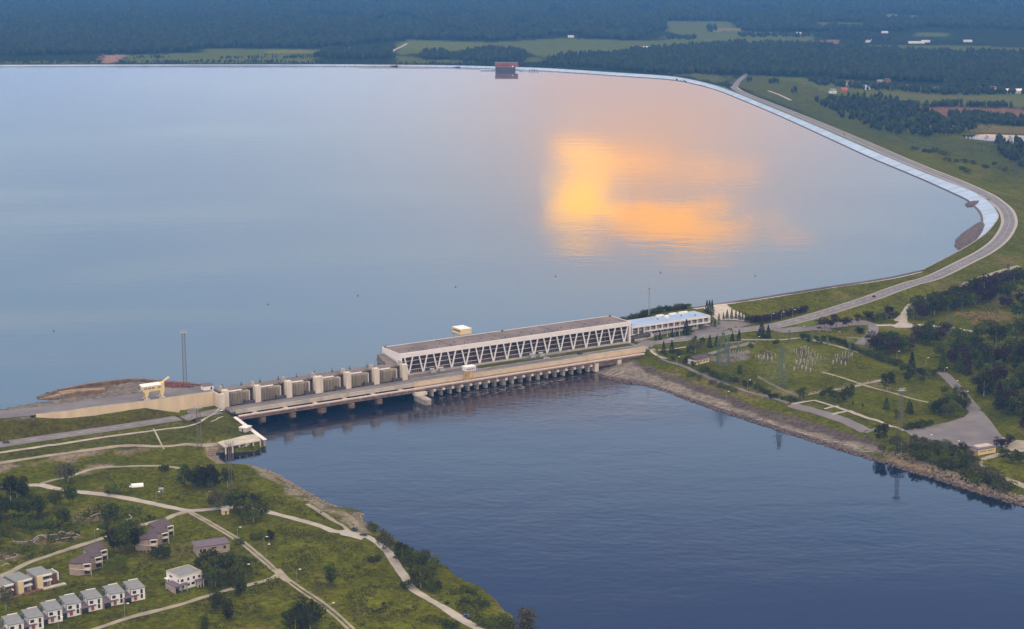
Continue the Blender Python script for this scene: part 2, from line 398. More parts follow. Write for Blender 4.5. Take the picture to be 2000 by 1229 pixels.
def H(X, Y):
    """ground height"""
    X = np.asarray(X, float); Y = np.asarray(Y, float)
    sh = X.shape; X = X.ravel(); Y = Y.ravel()
    far = sstep(2300, 3600, Y)
    base = 4.2 + 3.3 * sstep(20, 160, X)
    base = base + (vnoise(X, Y, 60, 1) - .5) * 1.0 + (vnoise(X, Y, 17, 2) - .5) * .5
    base = base * (1 - far) + far * (8 + (vnoise(X, Y, 900, 3) - .5) * 8)
    z = base.copy()
    near = Y < 3900
    xn, yn = X[near], Y[near]; zn = z[near]
    def cone(pts, hw, sl, top=None):
        d, zz = seg_dist(xn, yn, pts)
        return zz - sl * np.maximum(0, d - hw)
    zn = np.maximum(zn, cone(ROAD_L, 8.5, .14))
    zn = np.maximum(zn, cone(MOUND_L, 0, .22))
    zn = np.maximum(zn, cone(MOUND, 0, .2))
    zn = np.maximum(zn, np.maximum(cone(ROAD_R[1:16], 9, .30), cone(ROAD_R[12:31], 10, .21)))
    zn = np.maximum(zn, cone(NEARCREST, 5, .30))
    zn = np.maximum(zn, cone(np.vstack([CREST[:18]]), 6, .21))
    zn = np.maximum(zn, cone(INTAKE, 8.5, 3))
    d, zz = seg_dist(xn, yn, ROAD_L); k = sstep(14, 8, d); zn = zn * (1 - k) + zz * k
    dfc, _ = seg_dist(xn, yn, FORE, True); k = sstep(6, 0, np.where(inside(xn, yn, FORE), 0, dfc)); zn = zn * (1 - k) + 9.9 * k
    ins = inside(xn, yn, PLAT); d, _ = seg_dist(xn, yn, PLAT, True)
    zn = np.where(inside(xn, yn, SPIT), np.maximum(zn, 16.9), zn)
    dw = seg_dist(xn, yn, WALLTOP)[0]
    zn = np.where(ins & (dw > 3.2), 19.0, np.where(dw < 12, zn, np.maximum(zn, 19.0 - 4 * d)))
    z[near] = zn
    # forecourt of the power house
    s = (X - A0[0]) * E1[0] + (Y - A0[1]) * E1[1]; t = (X - A0[0]) * E2[0] + (Y - A0[1]) * E2[1]
    fc = (s > 196) & (s < 290) & (t > -24) & (t < 27)
    z = np.where(fc, 9.6, z)
    # reservoir
    ins = inside(X, Y, RES); d = np.full(X.shape, 1e9)
    m = (Y < 5200)
    d[m] = seg_dist(X[m], Y[m], RES, True)[0]
    z = np.where(ins, np.minimum(z, ZR - .4 - .3 * d), z)
    SP = np.vstack([SHORE[:-2], CREST[:-2][::-1]])
    m = (Y < 5200) & (X > -400)
    ins2 = np.zeros(X.shape, bool); ins2[m] = inside(X[m], Y[m], SP)
    if ins2.any():
        d1 = seg_dist(X[ins2], Y[ins2], SHORE)[0]; d2 = seg_dist(X[ins2], Y[ins2], CREST)[0]
        z[ins2] = ZR - .8 + 3.9 * d1 / (d1 + d2 + .01)
    # river
    m = (Y < 1500)
    d = np.full(X.shape, 1e9); ir = np.zeros(X.shape, bool)
    d[m] = seg_dist(X[m], Y[m], RIVER, True)[0]; ir[m] = inside(X[m], Y[m], RIVER)
    wall = ((s < -136) & (s > -165) & (t > -80) & (t < 0)) | ((s > 141) & (s < 160) & (t > -24) & (t < 5))
    sl = np.where(wall, 4.0, np.where(X > 20, .16, .30))
    sl = np.where((X > 20) & (Y < 1060) & (X > 190), .22, sl)
    z = np.where(ir, -3.0 * sstep(0, 8, d) - .25, np.minimum(z, -.05 + sl * d + (vnoise(X, Y, 6, 5) - .5) * .8 * sstep(1, 6, d)))
    # room for the dam itself
    ex = (s > -137) & (s < 142) & (t > -35) & (t < 44)
    z = np.where(ex, -3.0, z)
    return z.reshape(sh)
def gz(x, y): return float(H(np.array([x]), np.array([y]))[0])
def at(x, y, z0=6.0):
    """where the ray of a photo pixel meets the ground"""
    z = z0
    for _ in range(14):
        a, b = P(x, y, z); z = .5 * z + .5 * gz(float(a), float(b))
    a, b = P(x, y, z)
    return float(a), float(b), gz(float(a), float(b))
def at_many(pts):
    pts = np.array([(p[0], p[1]) for p in pts], float)
    z = np.full(len(pts), 7.0)
    for _ in range(14):
        a, b = P(pts[:, 0], pts[:, 1], z); z = .5 * z + .5 * H(a, b)
    a, b = P(pts[:, 0], pts[:, 1], z)
    return np.stack([a, b, H(a, b)], 1)

# ------------------------------------------------------------------ ground: one sheet out to the horizon
def build_ground():
    rr = [420.0]
    while rr[-1] < 30000:
        r = rr[-1]; rr.append(r + (6 if r < 700 else max(1.9, 2.3e-6 * r * r)))
    rr = np.array(rr)
    aa = np.concatenate([np.linspace(-48, -18, 40)[:-1], np.linspace(-18, 18, 720), np.linspace(18, 48, 40)[1:]]) * math.pi / 180
    Rg, Ag = np.meshgrid(rr, aa, indexing='ij')
    X = Rg * np.sin(Ag); Y = Rg * np.cos(Ag)
    Z = H(X, Y)
    x, y = X.ravel(), Y.ravel(); z = Z.ravel()
    # colours of the ground itself
    n1 = vnoise(x, y, 90, 21); n2 = vnoise(x, y, 23, 22); n3 = vnoise(x, y, 7, 23)
    g = np.clip(.5 * n1 + .3 * n2 + .3 * n3 - .05, 0, 1)[:, None]
    C = np.array([.050, .058, .004]) * (1 - g) + np.array([.098, .102, .008]) * g
    dry = sstep(.62, .8, .6 * n2 + .4 * vnoise(x, y, 45, 25))[:, None]
    C = C * (1 - .5 * dry) + np.array([.13, .105, .045]) * .5 * dry
    def paint(pts, c, soft=2.0, noise=0.0, k=1.0, world=None):
        nonlocal C
        W_ = at_many(pts) if world is None else np.asarray(world)
        bx = (x > W_[:, 0].min() - 30) & (x < W_[:, 0].max() + 30) & (y > W_[:, 1].min() - 30) & (y < W_[:, 1].max() + 30)
        xi, yi = x[bx], y[bx]
        ins = inside(xi, yi, W_); d, _ = seg_dist(xi, yi, W_[:, :3], True)
        d = np.where(ins, d, -d) + (vnoise(xi, yi, 9, 31) - .5) * noise
        a = (sstep(-soft, soft, d) * k)[:, None]
        C[bx] = C[bx] * (1 - a) + np.array(c) * a
    # left meadow: darker rough grass round the houses, brighter mown banks
    paint([(-300,835),(0,826),(200,818),(350,812),(440,822),(0,862),(-300,915)], (.058,.052,.009), 4, 8)
    paint([(-300,922),(0,888),(420,818),(470,812),(490,850),(420,855),(250,870),(100,888),(0,903),(-300,940)], (.060,.064,.010), 3, 4)
    paint([(-300,945),(0,907),(110,893),(215,877),(222,884),(110,902),(0,922),(-300,965)], (.17,.135,.10), 3, 14)
    paint([(215,877),(290,872),(330,876),(250,890),(222,888)], (.16,.125,.09), 3, 12)
    paint([(150,918),(225,903),(232,910),(160,925)], (.20,.165,.12), 3, 8)
    paint([(60,1045),(140,1042),(155,1050),(120,1058),(50,1065),(25,1060)], (.13,.10,.06), 2, 9)
    paint([(140,1012),(190,1010),(195,1018),(150,1020)], (.12,.10,.06), 2, 8)
    paint([(0,1075),(35,1082),(30,1095),(0,1095)], (.12,.095,.06), 2, 8)
    paint(None, (.15, .13, .115), 1, 2, world=PLAT)
    paint(None, (.13, .10, .075), 1, 2, world=SPIT)
    # river bank stones, left bank
    paint([(470,905),(520,917),(560,945),(612,972),(672,998),(705,1008),(704,1022),(717,1040),(704,1036),(668,1014),(618,988),(565,960),(505,925)], (.20,.175,.125), 3, 12)
    paint([(395,868),(425,865),(428,885),(440,905),(425,905),(400,890)], (.21,.17,.12), 2, 8)
    paint([(612,965),(672,985),(708,1000),(690,1008),(640,990)], (.07,.075,.02), 2, 8, .8)
    # right bank: sloping concrete facing, dark upper strip and stones at the waterline
    paint([(1165,710),(1235,706),(1262,716),(1300,730),(1345,748),(1400,770),(1480,800),(1560,822),(1640,845),(1722,872),(1722,885),(1680,885),(1600,866),(1530,846),(1500,837),(1420,811),(1344,785),(1300,766),(1258,755),(1216,750),(1153,728)], (.175,.152,.13), 2, 5)
    paint([(1235,706),(1262,714),(1345,745),(1480,795),(1640,840),(1722,866),(1722,878),(1640,858),(1480,812),(1345,760),(1262,726)], (.082,.066,.058), 2, 4)
    paint([(1153,728),(1216,747),(1258,753),(1300,765),(1344,784),(1420,810),(1500,836),(1530,845),(1600,866),(1700,898),(1775,925),(1900,965),(2100,1010),(2100,1030),(1900,955),(1775,915),(1700,888),(1600,858),(1530,838),(1500,829),(1420,801),(1344,776),(1258,746),(1216,740)], (.10,.085,.065), 2, 6)
    paint([(1722,880),(1775,890),(1850,925),(1950,960),(2100,1000),(2100,1030),(1950,975),(1850,945),(1775,925),(1722,902)], (.17,.125,.08), 3, 14)
    # right side pieces of ground
    paint([(1290,640),(1340,655),(1300,667),(1258,662)], (.05,.06,.014), 1, 2)
    paint([(1470,690),(1560,668),(1640,700),(1600,735),(1500,740)], (.095,.10,.02), 3, 12)
    paint([(1396,692),(1460,684),(1466,700),(1420,708),(1392,702)], (.15,.135,.12), 2, 8)
    paint([(1880,612),(1960,605),(1970,628),(1900,632)], (.16,.11,.06), 4, 18, .7)
    # landscape beyond the reservoir
    far = y > 2300
    w1 = vnoise(x, y, 260, 41); w2 = vnoise(x, y, 120, 42)
    Cf = np.array([.016, .022, .010]) * (1 - w1[:, None]) + np.array([.028, .036, .013]) * w1[:, None]
    k = sstep(2600, 3400, y)[:, None] * sstep(0, 300, np.abs(x) + 400)[:, None]
    C = C * (1 - k) + Cf * k
    for pts, c in FIELDS: paint(pts, c, 12, 30)
    # wet edges
    me_v = np.stack([x, y, z], 1)
    nr, na = X.shape
    i = np.arange(nr - 1)[:, None] * na + np.arange(na - 1)[None, :]
    F = np.stack([i, i + 1, i + na + 1, i + na], -1).reshape(-1, 4)[:, ::-1]
    m = bpy.data.materials.new('ground'); m.use_nodes = True; MATS['ground'] = m
    t = m.node_tree; b = t.nodes['Principled BSDF']; b.inputs['Roughness'].default_value = .95; b.inputs['Specular IOR Level'].default_value = 0
    at_ = t.nodes.new('ShaderNodeAttribute'); at_.attribute_name = 'zone'
    ge = t.nodes.new('ShaderNodeNewGeometry')
    out = at_.outputs['Color']
    for s_, lo, hi, dt in ((.35, .60, 1.45, 5), (.055, .84, 1.16, 3), (1.6, .62, 1.4, 2)):
        no = t.nodes.new('ShaderNodeTexNoise'); no.inputs['Scale'].default_value = s_; no.inputs['Detail'].default_value = dt
        t.links.new(ge.outputs['Position'], no.inputs['Vector'])
        mr = t.nodes.new('ShaderNodeMapRange'); mr.inputs[1].default_value = .3; mr.inputs[2].default_value = .7; mr.inputs[3].default_value = lo; mr.inputs[4].default_value = hi
        t.links.new(no.outputs['Fac'], mr.inputs[0])
        mx = t.nodes.new('ShaderNodeVectorMath'); mx.operation = 'SCALE'
        t.links.new(out, mx.inputs[0]); t.links.new(mr.outputs[0], mx.inputs['Scale']); out = mx.outputs[0]
    t.links.new(out, b.inputs['Base Color'])
    tag(mesh_np('ground', me_v, F, 'ground', colr=C, smooth_=True), kind='structure')

G1 = (.088, .105, .025); G2 = (.14, .14, .035); BR = (.15, .085, .06); G3 = (.080, .092, .024)
FIELDS = [
 ([(0,119),(205,119),(215,124),(0,124)], G3), ([(-800,120),(0,119),(0,124),(-800,126)], G3),
 ([(240,109),(380,103),(440,104),(620,108),(615,123),(250,123)], G1),
 ([(365,84),(408,83),(410,86),(368,87)], G2), ([(395,94),(620,97),(700,99),(612,106),(400,105)], G1), ([(520,98),(612,97),(612,104),(530,105)], G2),
 ([(655,93),(700,92),(700,96),(660,96)], G2),
 ([(200,107),(245,107),(225,123),(195,123)], (.26,.16,.12)),
 ([(775,84),(800,78),(960,83),(1100,75),(1250,80),(1350,77),(1450,82),(1330,92),(1240,97),(1120,108),(1060,112),(1020,100),(900,98),(870,104),(820,104),(775,108)], G1),
 ([(805,80),(900,82),(955,85),(900,97),(790,97),(775,90)], (.10,.12,.025)),
 ([(770,108),(880,118),(1060,112),(1060,120),(900,124),(770,124)], G3),
 ([(1300,42),(1420,42),(1440,52),(1420,62),(1330,68),(1300,60)], G1), ([(1440,60),(1600,68),(1580,82),(1460,84),(1430,84),(1300,78),(1290,70)], G1),
 ([(1395,55),(1455,54),(1450,60),(1395,62)], (.17,.14,.07)), ([(1585,80),(1640,78),(1640,90),(1590,92)], (.18,.12,.08)),
 ([(1590,44),(1680,44),(1680,52),(1600,56)], G1), ([(1640,28),(2050,33),(2050,36),(1640,31)], (.14,.15,.08)), ([(990,4),(1040,3),(1040,7),(990,7)], G1), ([(870,26),(960,26),(960,34),(890,33)], (.10,.11,.06)), ([(1220,22),(1290,24),(1290,30),(1230,30)], G3),
 ([(1790,64),(1850,65),(1850,72),(1790,70)], G1), ([(1680,88),(1850,88),(2050,95),(2050,104),(1850,100),(1700,97)], G3),
 ([(1310,143),(1400,143),(1400,148),(1320,148)], (.16,.12,.07)),
 ([(1300,145),(1420,148),(1425,158),(1400,162),(1350,150)], G3),
 ([(1465,147),(1560,152),(1700,160),(1800,168),(1900,178),(2050,178),(2050,212),(1960,210),(1800,204),(1700,192),(1640,188),(1600,182),(1540,172),(1480,160)], G1),
 ([(1700,182),(1850,186),(2050,196),(2050,202),(1850,196)], (.10,.10,.035)),
 ([(1785,207),(1900,210),(1985,213),(2050,222),(2050,234),(1960,230),(1870,233),(1820,222)], BR),
 ([(1800,240),(2050,248),(2050,262),(1900,258),(1800,252)], (.12,.10,.04)),
 ([(1428,168),(1440,150),(1466,145),(1560,160),(1640,193),(1700,235),(1780,262),(1700,272),(1560,215),(1480,185)], (.070, .076, .014)),
 ([(1450,178),(1540,195),(1660,240),(1780,262),(2050,290),(2050,345),(1960,345),(1860,300),(1720,276),(1560,215)], (.058,.068,.018)),
]
tmp_pts = None
build_ground()

# ------------------------------------------------------------------ water
def water_mat(name, base, rough, bump, scale, stretch, foam=False, rvar=0.05, bdist=1.0, swell=2.0, sscale=.0016):
    m = bpy.data.materials.new(name); m.use_nodes = True; MATS[name] = m
    t = m.node_tree; b = t.nodes['Principled BSDF']
    b.inputs['Base Color'].default_value = (*base, 1); b.inputs['IOR'].default_value = 1.33
    ge = t.nodes.new('ShaderNodeNewGeometry')
    def noise(sc_, st, det=3, rot=0.0):
        mp = t.nodes.new('ShaderNodeMapping'); mp.inputs['Scale'].default_value = st; mp.inputs['Rotation'].default_value = (0, 0, rot)
        t.links.new(ge.outputs['Position'], mp.inputs[0])
        n = t.nodes.new('ShaderNodeTexNoise'); n.inputs['Scale'].default_value = sc_; n.inputs['Detail'].default_value = det
        t.links.new(mp.outputs[0], n.inputs['Vector']); return n.outputs['Fac']
    # wind streaks: calm and ruffled patches
    st = noise(sscale, (.28, 1.0, 1), 5, .12)
    mr = t.nodes.new('ShaderNodeMapRange'); mr.inputs[1].default_value = .38; mr.inputs[2].default_value = .62
    mr.inputs[3].default_value = rough - rvar; mr.inputs[4].default_value = rough + rvar
    t.links.new(st, mr.inputs[0]); t.links.new(mr.outputs[0], b.inputs['Roughness'])
    mr2 = t.nodes.new('ShaderNodeMapRange'); mr2.inputs[1].default_value = .38; mr2.inputs[2].default_value = .62
    mr2.inputs[3].default_value = bump * .5; mr2.inputs[4].default_value = bump * 1.4
    t.links.new(st, mr2.inputs[0])
    bp = t.nodes.new('ShaderNodeBump'); bp.inputs['Distance'].default_value = bdist
    ad = t.nodes.new('ShaderNodeMath'); ad.operation = 'MULTIPLY_ADD'; ad.inputs[1].default_value = swell
    t.links.new(noise(scale * .22, stretch, 2, -.2), ad.inputs[0]); t.links.new(noise(scale, stretch, 3, .1), ad.inputs[2]); t.links.new(ad.outputs[0], bp.inputs['Height']); t.links.new(mr2.outputs[0], bp.inputs['Strength'])
    t.links.new(bp.outputs[0], b.inputs['Normal'])
    return m, t, b, noise, bp, mr2
water_mat('reservoir_water', (.036, .060, .080), .024, .042, .13, (.45, 1, 1), rvar=.012)
m, t, b, noise, bp, mr2 = water_mat('river_water', (.008, .011, .024), .085, .12, .22, (.6, 1, 1), rvar=.06, bdist=.6, sscale=.011)
# turbulent water below the turbines
def ellipse_mask(t, cx, cy, rx, ry, ang):
    ge = t.nodes.new('ShaderNodeNewGeometry'); mp = t.nodes.new('ShaderNodeMapping'); mp.vector_type = 'TEXTURE'
    mp.inputs['Location'].default_value = (cx, cy, 0); mp.inputs['Rotation'].default_value = (0, 0, ang); mp.inputs['Scale'].default_value = (rx, ry, 1e6)
    t.links.new(ge.outputs['Position'], mp.inputs[0])
    ln = t.nodes.new('ShaderNodeVectorMath'); ln.operation = 'LENGTH'; t.links.new(mp.outputs[0], ln.inputs[0])
    mr = t.nodes.new('ShaderNodeMapRange'); mr.inputs[1].default_value = 1.0; mr.inputs[2].default_value = .35; mr.interpolation_type = 'SMOOTHSTEP'
    t.links.new(ln.outputs['Value'], mr.inputs[0]); return mr.outputs[0]
tm = ellipse_mask(t, *D(85, -75), 120, 95, DANG)
def tmath(op, a, b_):
    n = t.nodes.new('ShaderNodeMath'); n.operation = op
    for i, v in enumerate((a, b_)):
        if isinstance(v, (int, float)): n.inputs[i].default_value = v
        else: t.links.new(v, n.inputs[i])
    return n.outputs[0]
t.links.new(tmath('ADD', mr2.outputs[0], tmath('MULTIPLY', tm, .32)), bp.inputs['Strength'])
fm_ = ellipse_mask(t, *D(72, -36), 82, 13, DANG)
fn = t.nodes.new('ShaderNodeMapRange'); fn.inputs[1].default_value = .57; fn.inputs[2].default_value = .66
t.links.new(noise(.45, (.5, 1.4, 1), 5, -.5), fn.inputs[0])
fo = tmath('MULTIPLY', fn.outputs[0], fm_)
mx = t.nodes.new('ShaderNodeMix'); mx.data_type = 'RGBA'; mx.inputs[6].default_value = b.inputs['Base Color'].default_value; mx.inputs[7].default_value = (.5, .48, .48, 1)
t.links.new(fo, mx.inputs[0])
# brown tint painted in for the dark hall and bridge reflected in the water
hall_tint = tmath('MULTIPLY', tm, .8)
mx2 = t.nodes.new('ShaderNodeMix'); mx2.data_type = 'RGBA'; mx2.inputs[7].default_value = (.045, .030, .028, 1); mx2.inputs[6].default_value = (.008, .011, .024, 1)
t.links.new(hall_tint, mx2.inputs[0]); t.links.new(mx2.outputs[2], mx.inputs[6]); t.links.new(mx.outputs[2], b.inputs['Base Color'])

def sheet(name, pts, z, m, kind='structure'):
    tri = delaunay_2d_cdt([Vector((float(p[0]), float(p[1]))) for p in pts], [], [list(range(len(pts)))], 1, 1e-4)
    me = bpy.data.meshes.new(name); me.from_pydata([(v.x, v.y, z) for v in tri[0]], [], [tuple(f) for f in tri[2]]); me.materials.append(MATS[m])
    bm = bmesh.new(); bm.from_mesh(me)
    for f in bm.faces:
        if f.normal.z < 0: f.normal_flip()
    bm.to_mesh(me); bm.free()
    return tag(new_obj(name, me), kind=kind)
def grow(pts, d):
    pts = [np.array(p[:2]) for p in pts]; n = len(pts); a = sum(pts[i][0] * pts[(i + 1) % n][1] - pts[(i + 1) % n][0] * pts[i][1] for i in range(n))
    s = 1 if a > 0 else -1; out = []
    for i in range(n):
        e1 = pts[i] - pts[i - 1]; e2 = pts[(i + 1) % n] - pts[i]
        e = e1 / (np.linalg.norm(e1) + 1e-9) + e2 / (np.linalg.norm(e2) + 1e-9); e /= (np.linalg.norm(e) + 1e-9)
        out.append(pts[i] + s * d * np.array([e[1], -e[0]]))
    return out
RESW = [np.array(p[:2]) for p in RES]
nfix = 7
RESW = RESW[:nfix] + grow(RES, 2.5)[nfix:]
sheet('reservoir_water', RESW, ZR, 'reservoir_water')
_rv = [(-500, 560), (700, 560), (900, 900), (900, 1500), D(150, -5), D(-139, -5), (-420, 980)]
sheet('river_water', [D(143.3, -7.9), D(-138.6, -7.9), (-420, 930), (-500, 560), (900, 560), (900, 1100)], 0.0, 'river_water')

# ------------------------------------------------------------------ roads, paths, paved areas draped on the ground
def drape_strip(name, pts3, width, m, off=.25, step=5.0, label=None, widths=None, usez=False):
    q = smooth(pts3, step); n = len(q)
    d = np.gradient(q[:, :2], axis=0); d /= np.linalg.norm(d, axis=1)[:, None] + 1e-9
    nrm = np.stack([-d[:, 1], d[:, 0]], 1)
    ks = 5; V = []
    wv = np.full(n, width) if widths is None else np.interp(np.linspace(0, 1, n), np.linspace(0, 1, len(widths)), widths)
    for k in np.linspace(-.5, .5, ks): V.append(np.concatenate([q[:, :2] + nrm * (wv * k)[:, None], np.zeros((n, 1))], 1))
    V = np.stack(V, 1)
    if name in ('track', 'path'):
        j = 1 + .5 * (vnoise(V[..., 0], V[..., 1], 5, 61) - .5) + .4 * (vnoise(V[..., 0], V[..., 1], 14, 62) - .5); V[..., :2] = q[:, None, :2] + (V[..., :2] - q[:, None, :2]) * j[..., None]
    V[..., 2] = (q[:, None, 2] if usez else np.maximum(H(V[..., 0], V[..., 1]), H(q[:, 0], q[:, 1])[:, None] - 1.0)) + off
    i = np.arange(n - 1)[:, None] * ks + np.arange(ks - 1)[None]
    F = np.stack([i, i + ks, i + ks + 1, i + 1], -1).reshape(-1, 4)[:, ::-1]
    o = mesh_np(name, V.reshape(-1, 3), F, m)
    return tag(o, kind='structure')
def drape_poly(name, pts, m, off=.2, step=4.0, z=None):
    W_ = at_many(pts) if len(pts[0]) == 2 else np.array(pts)
    lo = W_[:, :2].min(0); hi = W_[:, :2].max(0)
    step = max(step, (hi - lo).max() / 70)
    gx, gy = np.meshgrid(np.arange(lo[0], hi[0], step), np.arange(lo[1], hi[1], step))
    gx, gy = gx.ravel(), gy.ravel(); k = inside(gx, gy, W_); d, _ = seg_dist(gx, gy, W_, True); k &= d > step * .4
    V2 = [Vector(p) for p in zip(W_[:, 0].tolist(), W_[:, 1].tolist())] + [Vector(p) for p in zip(gx[k].tolist(), gy[k].tolist())]
    r = delaunay_2d_cdt(V2, [], [list(range(len(W_)))], 1, 1e-4)
    V = np.array([(v.x, v.y) for v in r[0]]); zz = H(V[:, 0], V[:, 1]) + off if z is None else np.full(len(V), z)
    o = mesh_np(name, np.column_stack([V, zz]), np.array([list(f)[::-1] for f in r[2] if len(f) == 3])[:, ::-1], m)
    return tag(o, kind='structure')
drape_strip('road', ROAD_L[:-1], 12.5, 'asphalt', .12)
RR = ROAD_R[1:].copy()
drape_strip('road', np.vstack([[(*D(200, -16.5), 9.6)], RR[:]]), 11, 'asphalt', .18, widths=[13, 12, 12, 11.5, 11, 11, 12, 13, 14, 15, 15, 14, 13, 13, 13, 13, 13, 13, 13, 12, 12, 12])
drape_strip('road_verge', RR[1:30] , 18, 'verge', .08, widths=[14, 15, 16, 17, 18, 19, 19, 18, 17, 16, 16, 16])
# lane markings
def dashes(name, pts3, off_n, on, gap, wdt, zoff):
    q = smooth(pts3, 1.5); L = np.concatenate([[0], np.cumsum(np.linalg.norm(np.diff(q[:, :2], axis=0), axis=1))])
    V = []; F = []
    s = 3.0
    while s + on < L[-1]:
        p = [np.array([np.interp(v, L, q[:, j]) for j in range(3)]) for v in (s, s + on)]
        d = p[1][:2] - p[0][:2]; d /= np.linalg.norm(d) + 1e-9; nn = np.array([-d[1], d[0]])
        b_ = len(V)
        for a, k in ((0, -1), (1, -1), (1, 1), (0, 1)):
            xy = p[a][:2] + nn * (off_n + k * wdt / 2); V.append((xy[0], xy[1], 0))
        F.append((b_, b_ + 1, b_ + 2, b_ + 3)); s += on + gap
    V = np.array(V); V[:, 2] = H(V[:, 0], V[:, 1]) + zoff
    tag(mesh_np(name, V, np.array(F), 'line_paint'), kind='structure')
dashes('road_marking', ROAD_L[:-1], 0, 4, 6, .3, .3)
dashes('road_marking', RR[:22], 0, 4, 6, .35, .36)
# concrete facing of the dyke and its far grass side
def ribbon(name, A_, B_, m, kind='structure', n=420, rows=3, dz=0.0):
    def rs(Q, n):
        Q = smooth(Q, 6); L = np.concatenate([[0], np.cumsum(np.linalg.norm(np.diff(Q[:, :2], axis=0), axis=1))])
        s = np.linspace(0, 1, n) * L[-1]; return np.stack([np.interp(s, L, Q[:, j]) for j in range(3)], 1)
    a = rs(A_, n)
    b = rs(B_, n * 4)
    # nearest point pairing keeps the ribbon square
    ii = [int(np.argmin(((b[:, :2] - p[:2]) ** 2).sum(1))) for p in a]; ii = np.maximum.accumulate(ii)
    bb = b[ii]
    V = np.stack([a + (bb - a) * k for k in np.linspace(0, 1, rows)], 1); V[..., 2] += dz
    i = np.arange(n - 1)[:, None] * rows + np.arange(rows - 1)[None]
    F = np.stack([i, i + rows, i + rows + 1, i + 1], -1).reshape(-1, 4)
    return tag(mesh_np(name, V.reshape(-1, 3), F, m), kind=kind), a, bb
sh2 = SHORE.copy(); sh2[:, 2] = ZR - .3
cr2 = CREST.copy(); cr2[:, 2] = 20.1
slab, sa, sb = ribbon('dyke_slab', np.vstack([px([(1745,543.5)], 19.6), cr2]), np.vstack([px([(1745,543)], 19.4), sh2]), 'slab', n=700)
# joints between the concrete plates
V = []; F = []
for k in range(6, 420, 3):
    a, b_ = sa[k], sb[k]; d = b_ - a
    if np.linalg.norm(d[:2]) < 3: continue
    tn = np.array([-d[1], d[0], 0]); tn /= np.linalg.norm(tn) + 1e-9
    i0 = len(V)
    for p, s_ in ((a, -.3), (b_, -.3), (b_, .3), (a, .3)): V.append(p + tn * s_ + np.array([0, 0, .14]))
    F.append((i0, i0 + 1, i0 + 2, i0 + 3))
tag(mesh_np('slab_joint', np.array(V), np.array(F), 'slab_joint'), kind='structure')
# kerb wall along the crest
q = smooth(CREST[:-2], 12)[:, :3]
d = np.gradient(q[:, :2], axis=0); d /= np.linalg.norm(d, axis=1)[:, None]; nn = np.stack([-d[:, 1], d[:, 0]], 1)
def wall_ribbon(name, q, m, w_, z0, z1, off=0.0, kind='structure'):
    d = np.gradient(q[:, :2], axis=0); d /= np.linalg.norm(d, axis=1)[:, None] + 1e-9; nn = np.stack([-d[:, 1], d[:, 0]], 1)
    n = len(q); V = np.zeros((n, 4, 3))
    for j, (k, z) in enumerate(((-.5, z0), (-.5, z1), (.5, z1), (.5, z0))):
        V[:, j, :2] = q[:, :2] + nn * (k * w_ + off); V[:, j, 2] = q[:, 2] + z
    i = np.arange(n - 1)[:, None] * 4 + np.arange(3)[None]
    F = np.stack([i, i + 4, i + 5, i + 1], -1).reshape(-1, 4)
    o = mesh_np(name, V.reshape(-1, 3), F, m)
    return tag(o, kind=kind) if kind else o
far_c = np.array([p for p in smooth(CREST, 30) if p[1] > 2250])
d = np.gradient(far_c[:, :2], axis=0); d /= np.linalg.norm(d, axis=1)[:, None]; nn = np.stack([d[:, 1], -d[:, 0]], 1)
V = []
for k, z in ((0, 20.05), (6, 20.05), (55, 8.0), (90, 4.0)):
    V.append(np.column_stack([far_c[:, :2] + nn * k, np.full(len(far_c), z)]))
V = np.stack(V, 1); n = len(far_c)
i = np.arange(n - 1)[:, None] * 4 + np.arange(3)[None]
mat('dyke_grass', (.08, .09, .014), .95, .3, .02)
tag(mesh_np('dyke_grass', V.reshape(-1, 3), np.stack([i, i + 4, i + 5, i + 1], -1).reshape(-1, 4), 'dyke_grass'), kind='structure')
# ------------------------------------------------------------------ the dam: every thing stands on the dam frame
def dthing(name, label, cat, s, t, z, group=None):
    x, y = D(s, t)
    return thing(name, label, cat, (x, y, z), DANG, group)
# --- power house
LH, WH = 199.9, 26.5
ph = dthing('power_house', 'long flat-roofed power house with white V-shaped columns across its dark glass front', 'power station', 0, 0, 9.5)
def B(z0=9.5): return MB(0, 0, z0)
B().box(.35, LH - .35, 1.0, WH - .35, 25.0, 25.55).build('roof', 'roof_brown', ph)
b = B(); b.box(0, LH, 0, .9, 22.7, 26.0); b.box(0, .35, .9, WH, 22.7, 25.9); b.box(LH - .35, LH, .9, WH, 22.7, 25.9); b.box(.35, LH - .35, WH - .35, WH, 24.9, 25.85)
b.build('fascia', 'white_paint', ph)
b = B(); b.box(0.02, .6, 2.4, WH - .02, 10, 22.7); b.box(0.0, 1.5, .05, 2.4, 9.5, 22.7); b.build('end_wall', 'white_render', ph)
b = B(); b.box(LH - .6, LH - .02, 2.4, WH - .02, 10, 22.7); b.box(LH - 1.5, LH, .05, 2.4, 9.5, 22.7); b.build('end_wall', 'white_paint', ph)
B().box(.6, LH - .6, WH - 1, WH - .4, 9.5, 24.9).build('rear_wall', 'concrete', ph)
B().box(1.5, LH - 1.5, .15, 2.2, 9.5, 10.5).build('plinth', 'pale_concrete', ph)
B().box(1.5, LH - 1.5, 2.25, 2.5, 10.5, 22.7).build('curtain_wall', 'glass_dark', ph)
b = B()
for z in (13.0, 16.3, 19.5): b.box(1.5, LH - 1.5, 2.02, 2.22, z - .13, z + .13)
b.build('glazing_bar', 'white_paint', ph)
b = B()
k = 2.6
while k < LH - 2:
    b.box(k - .12, k + .12, 2.06, 2.2, 10.5, 12.8); k += 1.46
for k in range(1, 9): b.box(k * 22.2 - .1, k * 22.2 + .1, 2.0, 2.24, 13.2, 22.7)
b.build('mullion', 'galv', ph)
